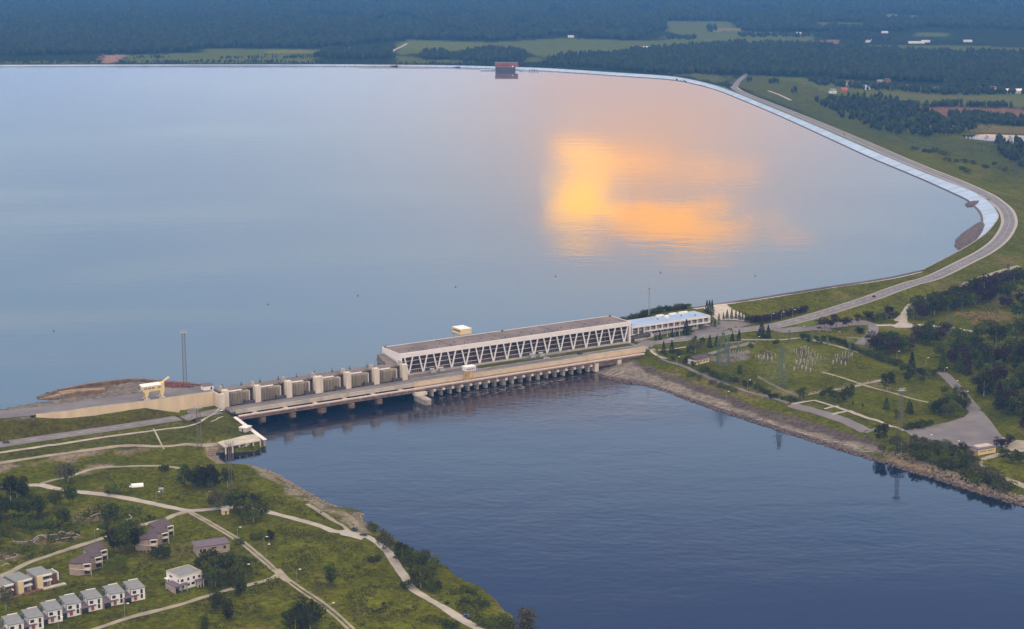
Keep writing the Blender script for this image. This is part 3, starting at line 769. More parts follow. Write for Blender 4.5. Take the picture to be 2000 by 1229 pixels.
for k in range(17):
    c = 7.0 + k * 11.69
    b = B()
    for sg in (-1, 1):
        b.quadprism([(c + sg * .1 - .48, .25, 10.4), (c + sg * .1 + .48, .25, 10.4), (c + sg * 3.3 + .42, .25, 22.75), (c + sg * 3.3 - .42, .25, 22.75)], (0, .75, 0))
    b.build('column', 'white_render', ph)
rnd = random.Random(3)
for k in range(34):
    s_ = 5 + k * 5.75; v = MB(); h = rnd.uniform(.5, .9); v.bar((0, 0, 0), (0, 0, h), .28, .28, 8); v.bar((0, 0, h), (0, 0, h + .2), .5, .1, 8)
    o = v.build('roof_vent', 'dark_steel', ph); o.location = (s_, 7 if k % 2 else 12 + rnd.uniform(-1, 1), 16.05)
for s_ in (44, 88, 133, 166): B().box(s_, s_ + .5, 1.2, WH - .5, 25.56, 25.72).build('roof_joint', 'dark_steel', ph)
for s_ in (1.5, 100, 198): B().box(s_ - .4, s_ + .6, WH - 2.2, WH - 1, 25.5, 26.7).build('roof_hatch', 'dark_steel', ph)
# --- transformers in front of the glass
for i, s_ in enumerate((24, 31.5, 108, 116)):
    T = dthing('transformer', ['silver power transformer behind the fence, nearest the left end of the power house', 'silver power transformer behind the fence, second from the left end of the power house', 'silver power transformer, left one of the pair by the middle of the glass front', 'silver power transformer, right one of the pair by the middle of the glass front'][i], 'transformer', s_, -3.6, 9.7, 'transformers in front of the power house')
    MB().box(-2.2, 2.2, -1.3, 1.3, .3, 2.6).build('tank', 'galv', T)
    b = MB(); [b.box(x, x + .12, -1.8, -1.3, .6, 2.3) for x in np.arange(-2, 2, .4)]; b.build('radiator', 'lamp_white', T)
    for x in (-1.2, 0, 1.2): MB().bar((x, 0, 2.6), (x * 1.2, 0, 4.0), .22, .1, 6).build('bushing', 'insulator', T)
    MB().bar((-1.8, .6, 3.2), (1.0, .6, 3.2), .4, .4, 8).build('conservator', 'white_paint', T)
for i, (s0, s1) in enumerate(((12, 52), (98, 136))):
    T = dthing('steel_fence', ['tall grey fence around the transformers at the left of the glass front', 'tall grey fence around the transformers before the middle of the glass front'][i], 'fence', s0, -6.4, 9.7, 'fences around the transformers')
    b = MB()
    for k in np.arange(0, s1 - s0 + .1, 2.5): b.box(k - .09, k + .09, -.09, .09, 0, 2.9)
    for z in (.4, 1.5, 2.75): b.box(0, s1 - s0, -.05, .05, z, z + .12)
    for k in np.arange(0, s1 - s0, .7): b.box(k, k + .07, -.03, .03, 0.1, 2.8)
    b.build('panel', 'grey_steel', T)
# --- road deck on the dam
rb = dthing('road_bridge', 'grey road deck running along the foot of the power house and the spillway gates', 'bridge', 0, -17, 0)
def RB(): return MB(0, -17, 0)
b = RB(); b.box(-138, 200, -23.2, -9.9, 8.3, 9.5); b.box(0.2, 200, -9.9, 0.1, 8.3, 9.47); b.build('deck', 'old_asphalt', rb)
b = RB(); b.box(-138, 200, -22.9, -21.6, 9.5, 9.75); b.box(3, 200, -10.6, -9.6, 9.5, 9.72); b.build('pavement', 'concrete', rb)
b = RB(); b.box(-135, -3.2, -23.9, -23.2, 7.9, 10.5); b.box(-135, -3.2, -24.3, -23.9, 8.0, 8.4); b.build('parapet', 'pale_concrete', rb)
b = RB(); b.box(-2.9, 143, -23.9, -23.2, 7.6, 10.6); b.box(143.2, 196, -24.3, -23.2, 7.6, 11.4); b.build('parapet', 'beige_wall', rb)
b = RB(); b.box(-2.9, 143, -24.15, -23.0, 10.6, 10.8); b.box(143.2, 196, -24.5, -23.0, 11.4, 11.6); b.build('coping', 'pale_concrete', rb)
b = RB()
b.box(-134, 196, -16.7, -16.5, 9.51, 9.53)
b.build('lane_marking', 'line_paint', rb)
for k in (-88, -66.5, -45): RB().box(k - 1.6, k + 1.6, -21.3, -19.6, 9.5, 9.62).build('deck_hatch', 'dark_steel', rb)
RB().box(60, 196, -9.4, -1.5, 9.48, 9.56).build('grass_strip', 'leaf_mid', rb)
# --- tailrace deck with its pipe, on piers
tb = dthing('tailrace_bridge', 'low rusty brown service deck on round-nosed piers standing in the tailwater', 'bridge', 0, -30, 0)
def TB(): return MB(0, -30, 0)
b = TB(); b.box(-2.9, 190, -30.6, -24.4, 6.9, 7.6); b.build('deck', 'rust_deck', tb)
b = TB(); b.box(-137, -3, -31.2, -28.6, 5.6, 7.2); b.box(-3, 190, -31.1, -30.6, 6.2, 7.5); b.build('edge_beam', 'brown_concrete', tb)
b = TB(); b.box(-137, -3, -26.2, -24.6, 4.5, 5.4); b.box(-137, 0, -23, -8.5, 6.4, 8.2); b.build('under_deck', 'shaded_concrete', tb)
b = TB()
for k in np.arange(-2, 143, 1.0): b.box(k, k + .25, -31.25, -31.1, 5.6, 5.72)
b.box(-2, 143, -31.7, -31.5, 5.3, 5.5); b.build('rail', 'pale_concrete', tb)
for s_ in (-122.5, -100.5, -79, -57, -35.5, -14): TB().box(s_ - 1.5, s_ + 1.5, -28.6, -24.3, 6.6, 7.9).build('cross_beam', 'pale_concrete', tb)
for k in range(19):
    s_ = 9.2 + k * 7.32
    b = TB(); b.box(s_ - .95, s_ + .95, -32.1, -31.1, 4.7, 6.2); b.build('bracket', 'pier_concrete', tb)
    b = TB(); w_ = 1.9 if k in (8,) else 1.15
    b.prism([(s_ - w_, -25.5), (s_ - w_, -28.0), (s_ - w_ * .7, -29.0), (s_, -29.5), (s_ + w_ * .7, -29.0), (s_ + w_, -28.0), (s_ + w_, -25.5)], .6, 6.6)
    b.build('pier_nose', 'concrete' if k % 3 else 'pale_concrete', tb)
    b = TB(); b.prism([(s_ - w_ * .9, -8), (s_ - w_ * .9, -28.4), (s_, -29.2), (s_ + w_ * .9, -28.4), (s_ + w_ * .9, -8)], -2.5, 6.2); b.build('pier', 'shaded_concrete', tb)
for i, s_ in enumerate((-119.5, -97.8, -76.4, -54.5, -33.5, -137.2)):
    b = TB()
    w_ = 2.7 if i == 2 else 1.9
    b.prism([(s_ - w_, -28.5), (s_ - w_, -31.6), (s_ - w_ * .6, -33.2), (s_ + w_ * .6, -33.2), (s_ + w_, -31.6), (s_ + w_, -28.5)], 2.2, 5.2)
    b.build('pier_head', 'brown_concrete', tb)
    b = TB(); b.prism([(s_ - w_ * .7, -9), (s_ - w_ * .7, -28), (s_, -29.5), (s_ + w_ * .7, -28), (s_ + w_ * .7, -9)], -2.5, 5.3); b.build('pier', 'shaded_concrete', tb)
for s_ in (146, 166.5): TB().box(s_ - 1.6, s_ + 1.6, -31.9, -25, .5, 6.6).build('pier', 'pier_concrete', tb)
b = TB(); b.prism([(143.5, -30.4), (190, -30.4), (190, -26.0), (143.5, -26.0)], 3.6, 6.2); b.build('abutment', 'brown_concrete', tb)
b = TB(); b.box(-2, 142.5, -9.2, -8, -3, 8.3); b.box(-138, -3, -8.6, -7.8, -3, 8.3); b.build('rear_wall', 'shaded_concrete', tb)
# pipe
pp = dthing('pipeline', 'long pale pink pipe lying along the outer edge of the tailrace deck', 'pipe', -136.5, -31, 8.15)
b = MB(); b.bar((0, 0, 0), (326, 0, 0), .78, .78, 12)
for k in range(0, 326, 3): b.bar((k, 0, 0), (k + .22, 0, 0), .9, .9, 10)
for k in range(4, 326, 12): b.box(k, k + .6, -.6, .6, -1.1, -.6)
b.build('pipe', 'pipe_pink', pp)
# divider wall, left training wall
T = dthing('divider_wall', 'stepped concrete wall jutting into the river between the spillway and the turbine outlets', 'wall', -3.5, -38, 0)
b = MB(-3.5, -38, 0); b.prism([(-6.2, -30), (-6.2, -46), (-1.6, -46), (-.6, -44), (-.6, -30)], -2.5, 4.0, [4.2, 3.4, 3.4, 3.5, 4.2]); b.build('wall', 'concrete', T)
b = MB(-3.5, -38, 0); b.box(-7.2, 2.2, -34.0, -29.8, 3.9, 5.9); b.build('bearing_block', 'pier_concrete', T)
T = dthing('training_wall', 'thin concrete retaining wall with a white cap running out beside the jetty', 'wall', -139, -50, 0)
b = MB(-139, -50, 0); b.prism([(-140, -31.4), (-140, -77), (-138.4, -77), (-138.4, -31.4)], -2, 8, [8.0, 4.0, 4.0, 8.0]); b.build('wall', 'concrete', T)
b = MB(-139, -50, 0); b.prism([(-140.4, -31), (-140.4, -77.4), (-137.8, -77.4), (-137.8, -31)], 0, 8, [8.3, 4.3, 4.3, 8.3])
b.v = [(x, y, z if z > 1 else (8.0 if y > 0 else 4.0)) for x, y, z in b.v]; b.build('cap', 'white_paint', T)
b = MB(-139, -50, 0)
for k in np.arange(-76.5, -32, 3.0): zz = 4.3 + (k + 77) / 46 * 4; b.box(-139.2, -139.1, k, k + .1, zz, zz + 1.0)
b.build('railing', 'grey_steel', T)
# --- spillway
sp = dthing('spillway', 'row of six tall steel flood gates between white concrete piers left of the power house', 'dam', -70, -3, 0)
def SP(): return MB(-70, -3, 0)
b = SP(); b.box(-137.5, -3, -1.5, 4.6, -3, 18.2); b.box(-3, -.1, -3.5, 4.6, 8, 18.9); b.build('dam_body', 'concrete', sp)
b = SP(); b.box(-138, -1, -4.4, 5.1, 18.2, 19.0); b.build('walkway', 'roof_brown', sp)
b = SP(); b.box(-.3, 30, 26.6, 32, -3, 18.6); b.box(30, 205, 26.6, 44, -3, 18.6); b.box(30, 205, 43.2, 44.2, 18.6, 19.6); b.build('intake_deck', 'concrete', sp)
b = SP(); b.prism([(-9, 4.6), (-5.5, 24), (-.4, 24), (-.4, 4.6)], 10, 19.4, [19.2, 21.6, 21.6, 19.2]); b.build('stair_ramp', 'roof_brown', sp)
b = SP()
for k in range(14): b.bar((-1.3, 4 + k * 1.7, 19.4 + k * .15), (-1.3, 4 + k * 1.7, 21.0 + k * .15), .08)
b.bar((-1.3, 4, 21), (-1.3, 27, 23.2), .07); b.build('stair_railing', 'grey_steel', sp)
b = SP()
for k in np.arange(-137, -9, 3.3): b.bar((k, 5.0, 19), (k, 5.0, 21.4), .06)
b.bar((-137, 5, 21.4), (-9, 5, 21.4), .05); b.bar((-137, 5, 20.3), (-9, 5, 20.3), .04); b.build('railing', 'galv', sp)
PS = [-135.4, -112.6, -90, -67.8, -45.6, -23.8, -1.6]
for i, s_ in enumerate(PS):
    w_ = 2.8 if i == 3 else 1.9
    t0 = -10.0
    b = SP(); b.box(s_ - w_, s_ + w_ - (.05 if i == 6 else 0), t0, -5.8, 7.5, 20.6)
    b.build('pier', 'pier_concrete', sp)
    b = SP(); b.box(s_ - w_ * .7, s_ + w_ * .55, -5.8, -.5, 7.5, 19.9); b.box(s_ - w_ * .8 , s_ - w_ * .5, -6.3, -2, 18.9, 22.6)
    b.build('pier_wall', 'pale_concrete', sp)
    if i < 6:
        a, c = s_ + w_, PS[i + 1] - (2.8 if i == 2 else 1.9)
        b = SP(); n = 8; q = []
        for k in range(n + 1):
            z = 9.0 + k * (18.0 - 9.0) / n; tt = -5.6 + 2.6 * math.sin(math.pi * .5 * (k / n)) ** 2 * (-.35) + .9
            q.append((tt, z))
        for (t1, z1), (t2, z2) in zip(q[:-1], q[1:]): b.quadprism([(a, t1, z1), (c - 3.4, t1, z1), (c - 3.4, t2, z2), (a, t2, z2)], (0, .5, 0))
        b.build('gate', 'gate_steel', sp)
        b = SP()
        for k in np.arange(a + .8, c - 3.6, 1.15): b.box(k, k + .22, -5.9 - .9, -5.4, 9.2, 17.2)
        b.build('gate_rib', 'gate_steel', sp)
        SP().box(a + .4, a + (c - a) * .58, -6.3, -4.6, 18.3, 18.75).build('gate_beam', 'white_paint', sp)
        b = SP(); b.box(c - 3.2, c - 2.3, -4.6, -1.5, 8, 19.2); b.box(c - 3.0, c, -3.0, -1.5, 8, 17.6); b.build('gate_slot', 'dark_steel', sp)
        b = SP(); b.box(c - 7.2, c, -8.9, -4.8, 9.3, 10.9); b.box(c - 7.4, c - 6.7, -9.0, -7.6, 9.5, 12.2); b.build('hoist_platform', 'dark_steel', sp)
        b = SP(); b.box(c - 3.4, c - 2.7, -6.6, -5.3, 11, 17.5); b.build('hoist_mast', 'pier_concrete', sp)
for i, s_ in enumerate(np.arange(-132, -10, 13.5)):
    b = SP(); b.bar((s_, 4.2, 19), (s_, 4.2, 21.6), .22); b.box(s_ - .4, s_ + .4, 3.8, 4.6, 19, 19.9); b.build('bollard_post', 'dark_steel', sp)
# left wing wall
T = dthing('wing_wall', 'white concrete wing wall at the left end of the spillway', 'wall', -139, -5, 9.5)
b = MB(-139, -5, 9.5); b.prism([(-141.4, 4), (-141.4, -12.6), (-137.5, -12.6), (-137.5, -10.05), (-140.5, -10.05), (-140.5, 4)], 8, 19.2); b.build('wall', 'pier_concrete', T)
# retaining wall of the plateau
wl = WALLTOP.copy()
T = thing('retaining_wall', 'long cream retaining wall holding up the plateau of the yellow gantry crane', 'wall', tuple(wl[2]))
q = smooth(wl, 4); q[:, 2] = 0
o = wall_ribbon('wall', q, 'beige_wall', .8, 0, 19.35, 0, None); 
zz = np.linspace(0, 1, len(q)); co = np.zeros(len(o.data.vertices) * 3, np.float32); o.data.vertices.foreach_get('co', co); co = co.reshape(-1, 3)
bot = H(co[:, 0], co[:, 1]) ; low = co[:, 2] < 1
co[low, 2] = 8.5
tpos = np.repeat(zz, 4)
top = 19.35 + 0 * tpos
co[~low, 2] = top[~low]
o.data.vertices.foreach_set('co', (co - wl[2].astype(np.float32)).ravel()); o.parent = T
b = MB(*wl[2])
for p, r in zip(q[:-1:1], q[1::1]): b.bar((p[0], p[1], 19.45), (r[0], r[1], 19.45), .35)
b.build('coping', 'pale_concrete', T)
# forecourts and plateau surface
drape_poly('plateau_paving', [tuple(p) for p in px([(-60,826),(2,818),(55,813),(72,811),(100,808),(135,804),(185,796.5),(250,789),(337,777),(415,766),(408,757),(365,752.5),(330,754),(262,770),(214,776),(150,786),(60,797),(2,803),(-60,812)], 19)], 'old_asphalt', z=19.18)
drape_poly('forecourt', [(362,793),(385,790),(418,788),(432,796),(460,799),(440,805),(385,810),(366,808),(358,800)], 'old_asphalt', .3)
PLW = [(*p[:2],) for p in px([(285,746),(200,752),(130,762),(122,772)], 16)]
# spit: broken brown revetment
mat('breakwater_brown', (.24, .165, .105), .95, .35, .3)
T = thing('breakwater', 'broken brown brick-faced breakwater running out to a point in the reservoir', 'breakwater', (*[float(v) for v in P(100, 772, 16)], 16))
b = MB(*T.location)
def ridge(pts, w_, h, b):
    q = px(pts, 17.5)
    for i in range(len(q) - 1):
        a, c = q[i], q[i + 1]; ww = w_[i]; w2 = w_[i + 1]
        d = (c - a)[:2]; d /= np.linalg.norm(d); nn = np.array([-d[1], d[0]])
        p = [a[:2] - nn * ww, c[:2] - nn * w2, c[:2] + nn * w2, a[:2] + nn * ww]
        b.prism([tuple(v) for v in p], 14, 17 + h[i], [17 + h[i], 17 + h[i + 1], 17 + h[i + 1], 17 + h[i]])
ridge([(70,776.5),(92,774),(118,771)], [.4, 1.2, 3], [-.9, -.3, .9], b)
ridge([(118,771),(150,767),(205,762)], [5, 4, 2.5], [1.6, 2.2, 1.6], b)
b.build('wall', 'breakwater_brown', T)
b = MB(*T.location); ridge([(116,763),(175,753),(250,745),(285,745),(330,749),(367,752),(400,756)], [1.2] * 7, [1.4, 2.0, 2.3, 2.2, 2.1, 2.2, 2.2], b); b.build('parapet', 'brown_concrete', T)
# --- administration building
ab = dthing('office_building', 'long two-storey office building with a pale blue flat roof and a band of windows', 'building', 243, 16, 9.6)
def AB(): return MB(243, 16, 9.6)
AB().box(205.2, 281.5, 6.2, 26.6, 19.3, 20.0).build('roof', 'roof_blue', ab)
b = AB(); b.box(205.2, 281.6, 5.9, 6.2, 18.6, 20.2); b.box(281.5, 281.9, 5.9, 26.8, 14.2, 20.2); b.box(205.2, 281.5, 26.6, 26.9, 18.6, 20.1); b.build('fascia', 'white_paint', ab)
b = AB(); b.box(219, 281.5, 6.0, 26, 14.4, 15.2); b.build('floor_band', 'white_paint', ab)
AB().box(205.3, 281.4, 8.2, 26.4, 15.2, 19.3).build('upper_wall', 'window_glass', ab)
for k in range(14):
    s_ = 206.3 + k * 5.75; AB().box(s_ - .35, s_ + .35, 6.3, 8.2, 15.2 if k > 2 else 13.4, 18.9).build('pilaster', 'white_paint', ab)
for k in range(13): AB().box(209.5 + k * 5.75 - 1.3, 209.5 + k * 5.75 + 1.1, 7.9, 8.15, 15.3, 16.9 + (k % 3) * .3).build('curtain', 'galv', ab)
b = AB(); b.box(219, 273, 9.6, 26, 9.6, 14.4); b.build('lower_wall', 'pale_concrete', ab)
for k in range(18): AB().box(222 + k * 2.75, 223.9 + k * 2.75, 9.45, 9.58, 11.9, 13.6).build('window', 'window_glass', ab)
b = AB(); b.box(205.4, 219, 8.3, 26, 9.6, 13.4); b.build('entrance_wall', 'white_paint', ab)
b = AB(); b.prism([(205.6, 3.5), (221, 3.2), (222.5, 7.5), (205.6, 8.2)], 11.6, 12.3, [12.0, 13.4, 14.6, 12.4]); b.build('entrance_canopy', 'dark_steel', ab)
b = AB(); [b.box(207 + 3.2 * k, 207.5 + 3.2 * k, 3.9, 4.3, 9.6, 12.0) for k in range(4)]; b.box(205.6, 222, 2.9, 3.2, 9.6, 10.7); b.build('entrance_post', 'pale_concrete', ab)
b = AB(); [b.box(222.5 + i * .9, 223.1 + i * .9, 4.5, 8.5, 9.6 , 13.8 - i * .7) for i in range(3)]; b.build('entrance_fin', 'white_paint', ab)
for i, (a, c) in enumerate(((243, 249.5), (256, 262.5), (265, 273.5))): AB().box(a, c, 24.0, 26.0, 20.0, 21.3).build('skylight', 'white_render', ab)
AB().box(247, 249.8, 17.5, 20, 20, 21.7).build('roof_box', 'white_render', ab)
for s_, t_ in ((208, 11), (238, 17), (262, 18), (272, 13)): AB().box(s_, s_ + 1, t_, t_ + .8, 20.0, 20.6).build('roof_vent', 'dark_steel', ab)
# --- upstream gantry crane behind the power house roof
T = dthing('gantry_crane', 'white and ochre crane cabin rising behind the brown roof of the power house', 'crane', 70, 33, 18.6)
b = MB(); b.box(-4.6, 4.6, -6.2, 6.2, 8.0, 8.4); b.box(-4.4, 4.4, -6.0, 6.0, 2.8, 3.3); [b.box(x, x + .5, y, y + .5, 0, 8.0) for x in (-4.4, 3.9) for y in (-6, 5.5)]; b.build('frame', 'crane_yellow', T)
MB().box(-4.5, 4.5, -6.1, 6.1, 8.4, 11.9).build('cabin', 'cream_paint', T)
MB().box(-4.7, 4.7, -6.3, 6.3, 11.9, 12.15).build('roof', 'white_render', T)
MB().box(-4.62, -4.5, -5.4, 5.0, 9.9, 10.8).build('window', 'window_glass', T)
b = MB(); b.box(-5.6, -4.62, -4.0, 5.0, 7.4, 7.6); [b.bar((-5.5, y, 7.6), (-5.5, y, 8.8), .06) for y in (-4, 0, 5)]; b.build('gallery', 'grey_steel', T)
# --- tailrace crane
T = dthing('tailrace_crane', 'small yellow-legged crane with a white windowed cabin on the service deck', 'crane', 39.5, -27.3, 7.6)
b = MB()
for x in (-2.2, 2.0):
    for y in (-2.3, 2.1): b.box(x, x + .35, y, y + .35, 0.3, 7.2)
b.box(-2.4, 2.6, -2.5, -2.2, 3.4, 3.8); b.box(-2.4, 2.6, 2.2, 2.5, 3.4, 3.8); b.box(-.6, .9, -2.4, -1.8, 2.2, 6.5); b.box(-2.6, 2.8, -2.6, -2.1, 0, .5); b.box(-2.6, 2.8, 2.0, 2.6, 0, .5)
b.build('frame', 'crane_yellow', T)
MB().box(-3.9, 4.2, -2.7, 2.7, 7.2, 10.0).build('cabin', 'white_paint', T)
MB().box(-4.2, 4.5, -3.0, 3.0, 10.0, 10.25).build('roof', 'white_render', T)
b = MB(); [b.box(-3.2 + k * 1.4, -2.5 + k * 1.4, -2.82, -2.7, 8.1, 8.9) for k in range(5)]; b.build('window', 'window_glass', T)
# --- yellow gantry crane on the plateau
pc = px([(289.5, 783), (316.5, 778)], 19.1)
c = pc.mean(0); ang = DANG
T = thing('plateau_crane', 'cream yellow gantry crane with a white roofed machine house on tapered legs', 'crane', (float(c[0] - E2[0] * -3), float(c[1] - E2[1] * -3), 19.1), ang)
T.scale = (.95, .66, .74)
b = MB()
b.box(-8.2, 7.2, -3.2, 3.2, 7.4, 8.1); b.build('frame', 'cream_paint', T)
for x in (-5.4, 5.6):
    for y in (-3.4, 3.0):
        b = MB(); b.prism([(x - 1.7, y), (x + 1.7, y), (x + 1.7, y + .5), (x - 1.7, y + .5)], 1.2, 7.4)
        b.v = [(x + (vx - x) * (.3 if vz < 2 else 1), vy, vz) for vx, vy, vz in b.v]; b.build('leg', 'cream_paint', T)
        b = MB(); b.box(x - 2.1, x + 2.1, y - .3, y + .8, .5, 1.3); [b.bar((x + k, y - .1, .45), (x + k, y + .6, .45), .45, .45, 8) for k in (-1.8, -.9, .9, 1.8)]; b.build('bogie', 'pier_concrete', T)
h = MB(); h.box(-8.0, 5.2, -3.3, 3.3, 8.1, 12.2); h.box(5.2, 7.4, -3.2, 3.0, 8.1, 13.6); hh = h.build('machine_house', 'cream_paint', T)
b = MB(); b.prism([(-8.6, -3.7), (5.2, -3.7), (5.2, 3.7), (-8.6, 3.7)], 12.2, 12.6, [12.4, 12.4, 13.6, 13.6]); b.build('roof', 'white_render', T)
b = MB(); [b.box(-7 + k, -6.2 + k, -3.42, -3.3, 9.7, 10.8) for k in (0, 1.1, 2.8, 3.9, 5.4, 6.3, 9.6, 10.7)]; b.build('window', 'window_glass', T)
b = MB(); b.quadprism([(6.0, -1, 13.4), (7.0, -1, 13.2), (12.2, -1, 17.2), (11.2, -1, 17.8)], (0, 2.0, 0)); b.build('jib', 'cream_paint', T)
b = MB(); b.box(-10.6, -8.2, -3, 3, 8.2, 8.5); b.box(-10.6, -10.4, -3, 3, 8.5, 9.6); b.build('gallery', 'galv', T)
# --- jetty
jp = px([(424,864),(438,873),(510,860),(500,848),(462,852)], 5.0)
jc = jp.mean(0); jc[2] = 0
T = thing('jetty', 'pale concrete landing stage on dark posts beside the left end of the dam', 'jetty', tuple(jc))
b = MB(*jc); b.prism([tuple(p[:2]) for p in jp], 4.3, 5.0); b.build('deck', 'pale_concrete', T)
for k in np.linspace(.03, .97, 6):
    p = jp[1] + (jp[2] - jp[1]) * k; b = MB(*jc); b.box(p[0] - .45, p[0] + .45, p[1] + .3, p[1] + 1.4, -1, 4.3); b.build('post', 'pier_concrete', T)
b = MB(*jc); m_ = jp[1] + (jp[2] - jp[1]) * .5; b.bar((m_[0] - 3, m_[1] + .6, 1.6), (m_[0] + 4, m_[1] + .6, 4.4), .25); b.build('brace', 'pier_concrete', T)
p = P(478, 846, 5.0)
T = thing('shed', 'small flat-roofed grey hut on the grass behind the landing stage', 'hut', (float(p[0]), float(p[1]) + 3, gz(float(p[0]), float(p[1]) + 3) - .2), R(-25))
MB().box(-2.6, 2.6, -3.2, 3.2, 0, 2.6).build('wall', 'pale_concrete', T); MB().box(-2.9, 2.9, -3.5, 3.5, 2.6, 2.9).build('roof', 'white_paint', T); MB().box(-.5, .5, -3.3, -3.2, 0, 2).build('door', 'dark_steel', T)
# kiosk on the plateau
p = P(405, 761, 19.0)
T = thing('kiosk', 'small white kiosk with a blue-grey roof at the right end of the plateau', 'hut', (float(p[0]), float(p[1]), 19.0), DANG)
MB().box(-3.4, 3.4, -2.6, 2.6, 0, 3.0).build('wall', 'white_render', T); b = MB(); b.prism([(-3.8, -3), (3.8, -3), (3.8, 3), (-3.8, 3)], 3.0, 3.3, [3.3, 3.3, 3.9, 3.9]); b.build('roof', 'roof_violet', T)
MB().box(1.2, 2.4, -2.72, -2.6, .2, 2.2).build('door', 'dark_steel', T); MB().bar((-2, 1, 3.4), (-2, 1, 6.2), .08).build('aerial', 'dark_steel', T)
# ------------------------------------------------------------------ paths, tracks, paved areas
def path(name, pts, width, m='dust_track', off=.22, **k):
    return drape_strip(name, at_many(pts), width, m, off, 4.0, **k)
path('path', [(-120,903),(0,885),(187,857),(312,840),(390,828),(467,814)], 2.0, 'pale_gravel')
path('path', [(-120,925),(0,905),(100,890),(200,876),(250,871),(325,872.5),(375,869),(425,862)], 3.4, 'dust_track')
path('path', [(412,824),(421,821),(427,817),(436,814)], 1.0, 'pale_gravel')
path('path', [(300,838),(312,862),(320,878)], 1.0, 'pale_gravel')
path('track', [(-160,958),(-60,955),(40,950),(80,948),(110,955),(150,961),(210,968),(270,978),(330,991),(372,998),(395,997),(450,991)], 5.0, 'pale_gravel')
path('track', [(75,947),(105,938),(135,932),(165,921),(195,914),(235,912),(320,911),(350,916)], 3.0, 'dust_track')
path('track', [(452,992),(488,992),(525,1001),(570,1013),(620,1026),(650,1038),(685,1042),(715,1048),(740,1063),(760,1082),(772,1102),(790,1128),(805,1150),(835,1170),(870,1190),(905,1212),(945,1235),(990,1265)], 4.6, 'pale_gravel')
path('track', [(685,1042),(678,1035),(668,1026),(655,1020),(640,1010),(600,985)], 2.6, 'dust_track')
path('track', [(372,999),(400,1014),(445,1040),(480,1062),(520,1095),(548,1120),(590,1150),(640,1184),(690,1228),(740,1275)], 1.5, 'dust_track')
path('track', [(366,1000),(394,1016),(440,1043),(474,1065),(515,1099),(542,1122),(584,1154),(634,1189),(682,1232),(732,1280)], 1.5, 'dust_track')
path('track', [(368,999),(340,1007),(325,1014),(280,1026),(200,1052),(120,1078),(60,1098),(0,1127),(-100,1160)], 4.0, 'dust_track')
path('track', [(545,1119),(530,1131),(490,1142),(430,1157),(350,1182),(250,1208),(170,1235)], 3.2, 'dust_track')
drape_poly('track', [(536,1112),(548,1112),(560,1125),(572,1137),(556,1138),(545,1129),(532,1133),(528,1130),(538,1122)], 'dust_track', .3)
drape_poly('track', [(660,1038),(678,1035),(690,1041),(712,1050),(706,1056),(685,1050),(665,1046)], 'pale_gravel', .3)
# right side
path('path', [(1276,687),(1288,697),(1302,706),(1330,714),(1360,727),(1400,745),(1450,762),(1500,775),(1540,788)], 3.0, 'old_asphalt')
path('path', [(1262,679),(1272,686),(1288,697),(1303,701)], 2.0, 'pale_concrete')
path('track', [(1268,684),(1300,684),(1340,678)], 1.6, 'dust_track')
path('track', [(1385,692),(1410,684),(1440,677),(1470,670)], 6, 'old_asphalt')
path('track', [(1440,664),(1480,664),(1530,664),(1565,661),(1600,668),(1640,678),(1680,690)], 3.5, 'dust_track')
path('track', [(1605,727),(1650,740),(1685,752),(1720,762),(1760,773),(1800,784),(1835,790),(1870,795)], 2.5, 'dust_track')
path('track', [(1574,773),(1620,763),(1665,757),(1685,752),(1720,743)], 1.6, 'pale_gravel')
path('road', [(1490,640),(1525,646),(1560,644),(1600,641),(1640,635),(1668,632),(1700,634),(1706,645),(1695,660),(1678,674)], 8, 'old_asphalt', .3)
path('track', [(1700,636),(1740,636),(1775,637),(1800,635),(1850,640),(1915,649)], 6, 'pale_gravel')
path('track', [(1752,628),(1765,618),(1770,606),(1785,595),(1815,584)], 6, 'pale_gravel')
drape_poly('track', [(1742,638),(1755,630),(1762,622),(1772,620),(1772,630),(1790,638),(1778,641),(1750,641)], 'pale_gravel', .34)
path('track', [(1862,570),(1880,558),(1900,548),(1945,533),(1990,520)], 4, 'dust_track')
path('road', [(1840,728),(1855,742),(1872,760),(1890,782),(1905,800)], 7.5, 'old_asphalt')
drape_poly('parking_lot', [(1766,842),(1810,834),(1850,826),(1884,815),(1893,806),(1885,797),(1893,790),(1920,806),(1938,827),(1950,845),(1962,858),(1955,872),(1948,876),(1885,872),(1870,882),(1840,878),(1812,866),(1785,856)], 'old_asphalt', .3)
drape_poly('track', [(1958,855),(1975,860),(2040,864),(2040,880),(1990,884),(1965,880),(1952,868)], 'dust_track', .34)
path('track', [(1970,884),(1945,890),(1922,897),(1910,906),(1920,917),(1938,925),(1965,937),(2000,950),(2060,972)], 4.5, 'dust_track')
# old foundations beside the parking lot
def fpath(p): path('foundation_strip', p, 2.4, 'verge', .35)
path('promenade', [(1545,791),(1600,806),(1650,822),(1703,843)], 8, 'old_asphalt', .3)
fpath([(1546,790),(1570,786),(1590,783),(1630,795),(1680,812),(1730,830),(1765,842)]); fpath([(1625,810),(1660,803),(1672,810)]); fpath([(1610,800),(1638,794)])
# courtyard in front of the office building
drape_poly('forecourt', [(1240,668),(1236,660),(1270,655),(1345,646),(1372,636),(1380,628),(1400,626),(1450,628),(1470,632),(1440,642),(1375,651),(1340,657),(1312,661),(1262,670)], 'old_asphalt', .1)
drape_poly('lawn', [(1258,662),(1290,655),(1345,645),(1349,654),(1310,660),(1278,667)], 'leaf_mid', .25)
drape_poly('lawn', [(1553,635),(1570,630),(1600,624),(1612,621),(1598,630),(1590,638),(1570,640),(1556,638)], 'leaf_mid', .5)
